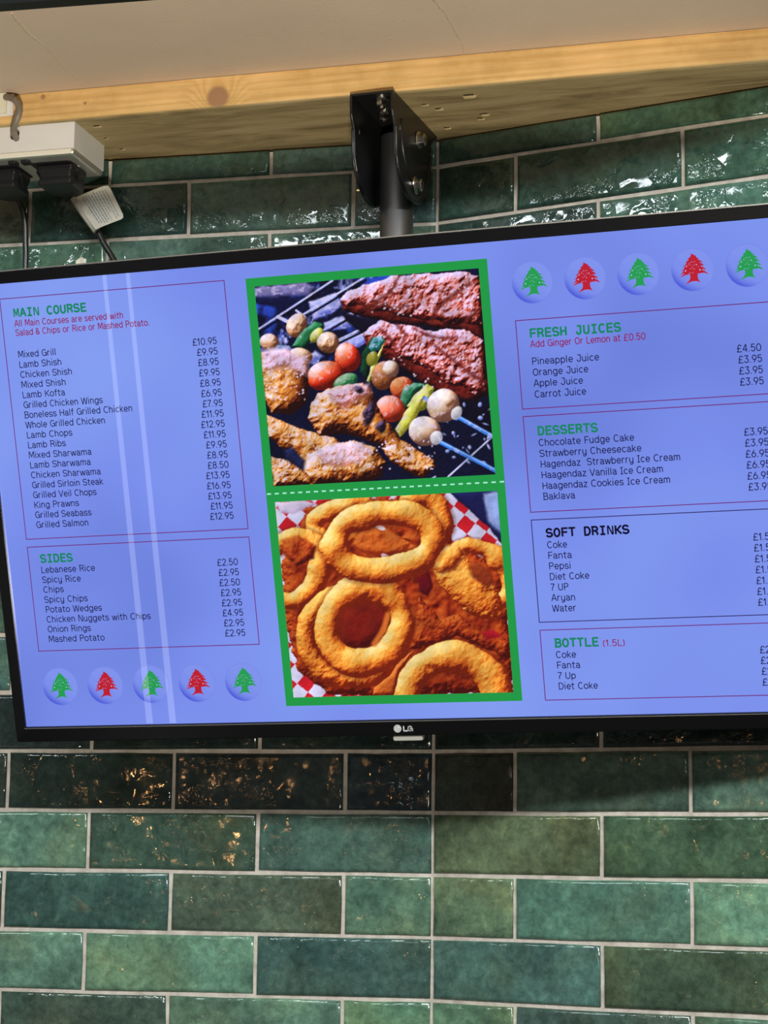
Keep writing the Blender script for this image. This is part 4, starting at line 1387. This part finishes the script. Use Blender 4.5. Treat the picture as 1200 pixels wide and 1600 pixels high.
for cx in (-SW / 2 + .008, -SW / 2 - .008):
    bm = bmesh.new()
    loft(bm, [[(cx + u, .013 + v, z) for u, v in rrect(-.005, .005, -.006, .006, .002)] for z in (-SH_ - .0070, -SH_ - .0105)])
    obj('rocker_switch', bm, INS, fp, I4)
for cx, cy in ((-.0145, SD / 2), (-SW + .0145, SD / 2)):
    bm = bmesh.new()
    hexbolt(bm, (cx, cy, -SH_ - .0070), (0, 0, -1), .0030, .0018, False, n=14)
    obj('screw', bm, NICK, fp, I4)

# ------------------------------------------------------------ plugs with their cables
RUB = mat('black_rubber', (0.011, 0.011, 0.012), 0.38, spec=0.45)
LABELP = mat('cream_label_paper', (0.80, 0.76, 0.62), 0.55)
INKB = mat('faint_blue_print', (0.30, 0.36, 0.42), 0.6)


def plug(x, label, cable, mat_c=RUB):
    o = empty('power_plug', SM @ Matrix.Translation((x, .052, -SH_ - .0082)), label, 'plug', 'plugs in the double socket')
    bm = bmesh.new()
    # five-sided body, waisted at the grip, flaring to the cable end
    outs = []
    base = [(-.0250, -.018), (-.0215, -.0245), (.0215, -.0245), (.0250, -.018), (.0250, .012), (.017, .0245), (.008, .028), (-.008, .028), (-.017, .0245), (-.0250, .012)]
    for k, z in ((1.0, -.0003), (1.0, -.006), (.90, -.010), (.86, -.014), (.93, -.019), (.90, -.0225), (.80, -.0240)):
        outs.append([(a * k, b * (k if b < 0 else 1), z) for a, b in base])
    loft(bm, outs)
    body = obj('plug_body', bm, RUB, o, I4, bevel=.0012)
    for s in (-1, 1):
        bm = bmesh.new()
        pts = smooth_path([(s * .0245, -.016, -.0045), (s * .0225, -.006, -.011), (s * .0185, .008, -.017), (s * .012, .022, -.021)], 5)
        tube(bm, pts, .0022, 8)
        obj('grip_ridge', bm, RUB, body, smooth=True)
    Mi = o.matrix_world.inverted()
    P = smooth_path([Mi @ V3(c) for c in cable], 7)
    bm = bmesh.new()
    st = [V3((0, .024, -.012)), P[0]]
    tube(bm, [st[0], st[0].lerp(st[1], .5), P[0], P[3]], [.0062, .0058, .0046, .0037], 12)
    obj('strain_relief', bm, RUB, o, smooth=True)
    bm = bmesh.new()
    tube(bm, P, .0036, 12)
    obj('cable', bm, mat_c, o, smooth=True)
    return o


CABM = mat('black_cable_sheath', (0.022, 0.022, 0.022), 0.28, spec=0.6)
plug(-.1085, 'black plug on the left of the double socket, its cable without a tag', [(-.5135, -.036, .668), (-.507, -.031, .655), (-.5018, -.030, .636), (-.4998, -.030, .608), (-.4985, -.030, .576), (-.497, -.035, .50), (-.44, -.06, .42)], CABM)
p2 = plug(-.0365, 'black plug on the right of the double socket, with a paper tag on its cable', [(-.4420, -.040, .669), (-.4315, -.036, .656), (-.4239, -.031, .645), (-.4091, -.030, .6196), (-.3980, -.030, .5992), (-.3853, -.030, .5789), (-.360, -.04, .53), (-.30, -.06, .44)], CABM)
Mi = p2.matrix_world.inverted()
ta, tb, tc_, td = V3((-.4370, -.0395, .6577)), V3((-.3925, -.0415, .6722)), V3((-.3717, -.0410, .6301)), V3((-.4075, -.0385, .6173))
bm = bmesh.new()
nu, nv = 9, 7
def tagp(s, t, off):
    # rounded far corners
    p = ta.lerp(td, t).lerp(tb.lerp(tc_, t), s)
    nrm = (tb - ta).cross(td - ta).normalized()
    if nrm.y > 0:
        nrm = -nrm
    return p + nrm * (off + .0022 * math.sin(s * 3.0 + t))
cut = .12
g1, g2 = [], []
outl = [(0, 0), (.3, 0), (.6, 0), (1 - cut, 0), (1 - .03, .03), (1, cut), (1, .4), (1, .7), (1, 1 - cut), (1 - .03, .97), (1 - cut, 1), (.6, 1), (.3, 1), (0, 1), (0, .5)]
loft(bm, [[Mi @ tagp(s, t, o_) for s, t in outl] for o_ in (0, .0004)])
tg = obj('paper_tag', bm, LABELP, p2, I4)
tg['label'] = 'cream paper tag with small print'
bm = bmesh.new()
rr = random.Random(4)
for k in range(9):
    s0 = .22 + .078 * k
    t0 = .06 + .05 * rr.random()
    tt = t0
    while tt < .90 - (.25 * rr.random() if k in (1, 6, 8) else 0):
        ln = rr.uniform(.04, .12)
        te = min(tt + ln, .93)
        bm.faces.new([bm.verts.new(Mi @ tagp(s, t, .0006)) for s, t in ((s0, tt), (s0 + .026, tt), (s0 + .026, te), (s0, te))])
        tt = te + .018
pr = obj('small_print', bm, INKB, tg, I4)
bm = bmesh.new()
tube(bm, [Mi @ V3(p) for p in ((-.4375, -.0375, .6590), (-.4245, -.0345, .6385), (-.4085, -.0345, .6175))], [.0048, .0046, .0045], 12)
obj('tag_wrap', bm, LABELP, p2, I4, smooth=True)

# ------------------------------------------------------------ white trunking and the grey mains cable into the box
tr = empty('cable_trunking', frame((-.4845, -.1330, .7455), EX, EY, (0, 0, 1)), 'short end of cream white mini trunking fixed at the top of the beam face', 'trunking')
bm = bmesh.new()
box(bm, -.5, .0065, -.0052, -.0004, -.0150, .0108)
obj('trunking_base', bm, WHITE, tr, I4, bevel=.0006)
bm = bmesh.new()
box(bm, -.5, 0, -.0105, -.0056, -.0136, .0110)
obj('trunking_lid', bm, mat('cream_plastic', (0.86, 0.83, 0.66), 0.4), tr, I4, bevel=.0008)
GC = mat('grey_cable_sheath', (0.21, 0.175, 0.13), 0.45)
nt, N, L, B = nodes(GC)
L.new(ramp(nt, noise(nt, nn(nt, 'ShaderNodeTexCoord').outputs['Object'], 120, 3), ((0.4, (0.20, 0.165, 0.12)), (0.75, (0.30, 0.26, 0.20)))), B.inputs['Base Color'])
bm = bmesh.new()
P = smooth_path([(-.4855, -.1425, .7505), (-.4795, -.1465, .7485), (-.4700, -.1500, .7425), (-.4655, -.1500, .7340), (-.4665, -.1485, .7255), (-.4720, -.1450, .7165), (-.4755, -.1390, .7105), (-.4765, -.1310, .7060), (-.4760, -.1230, .7040)], 7)
tube(bm, P, .0040, 12)
tag(obj('mains_cable', bm, GC, None, smooth=True), 'thick grey cable curling from the white trunking down into the notch of the socket box', 'cable')

# ------------------------------------------------------------ scrap of folded paper sticking up behind the television
bm = bmesh.new()
Q = [(-.3505, -.0, .5165), (-.3478, 0, .5200), (-.3448, 0, .5215), (-.3425, 0, .5195), (-.3395, 0, .5180), (-.3400, 0, .490), (-.3500, 0, .490)]
loft(bm, [[(x, -.2560 + (z - .5) * .2 + dy + .0012 * math.sin(x * 900), z) for x, y, z in Q] for dy in (0, .0005)])
sc_ = obj('paper_scrap', bm, LABELP)
tag(sc_, 'tiny folded scrap of cream paper poking up over the top edge of the television', 'paper')
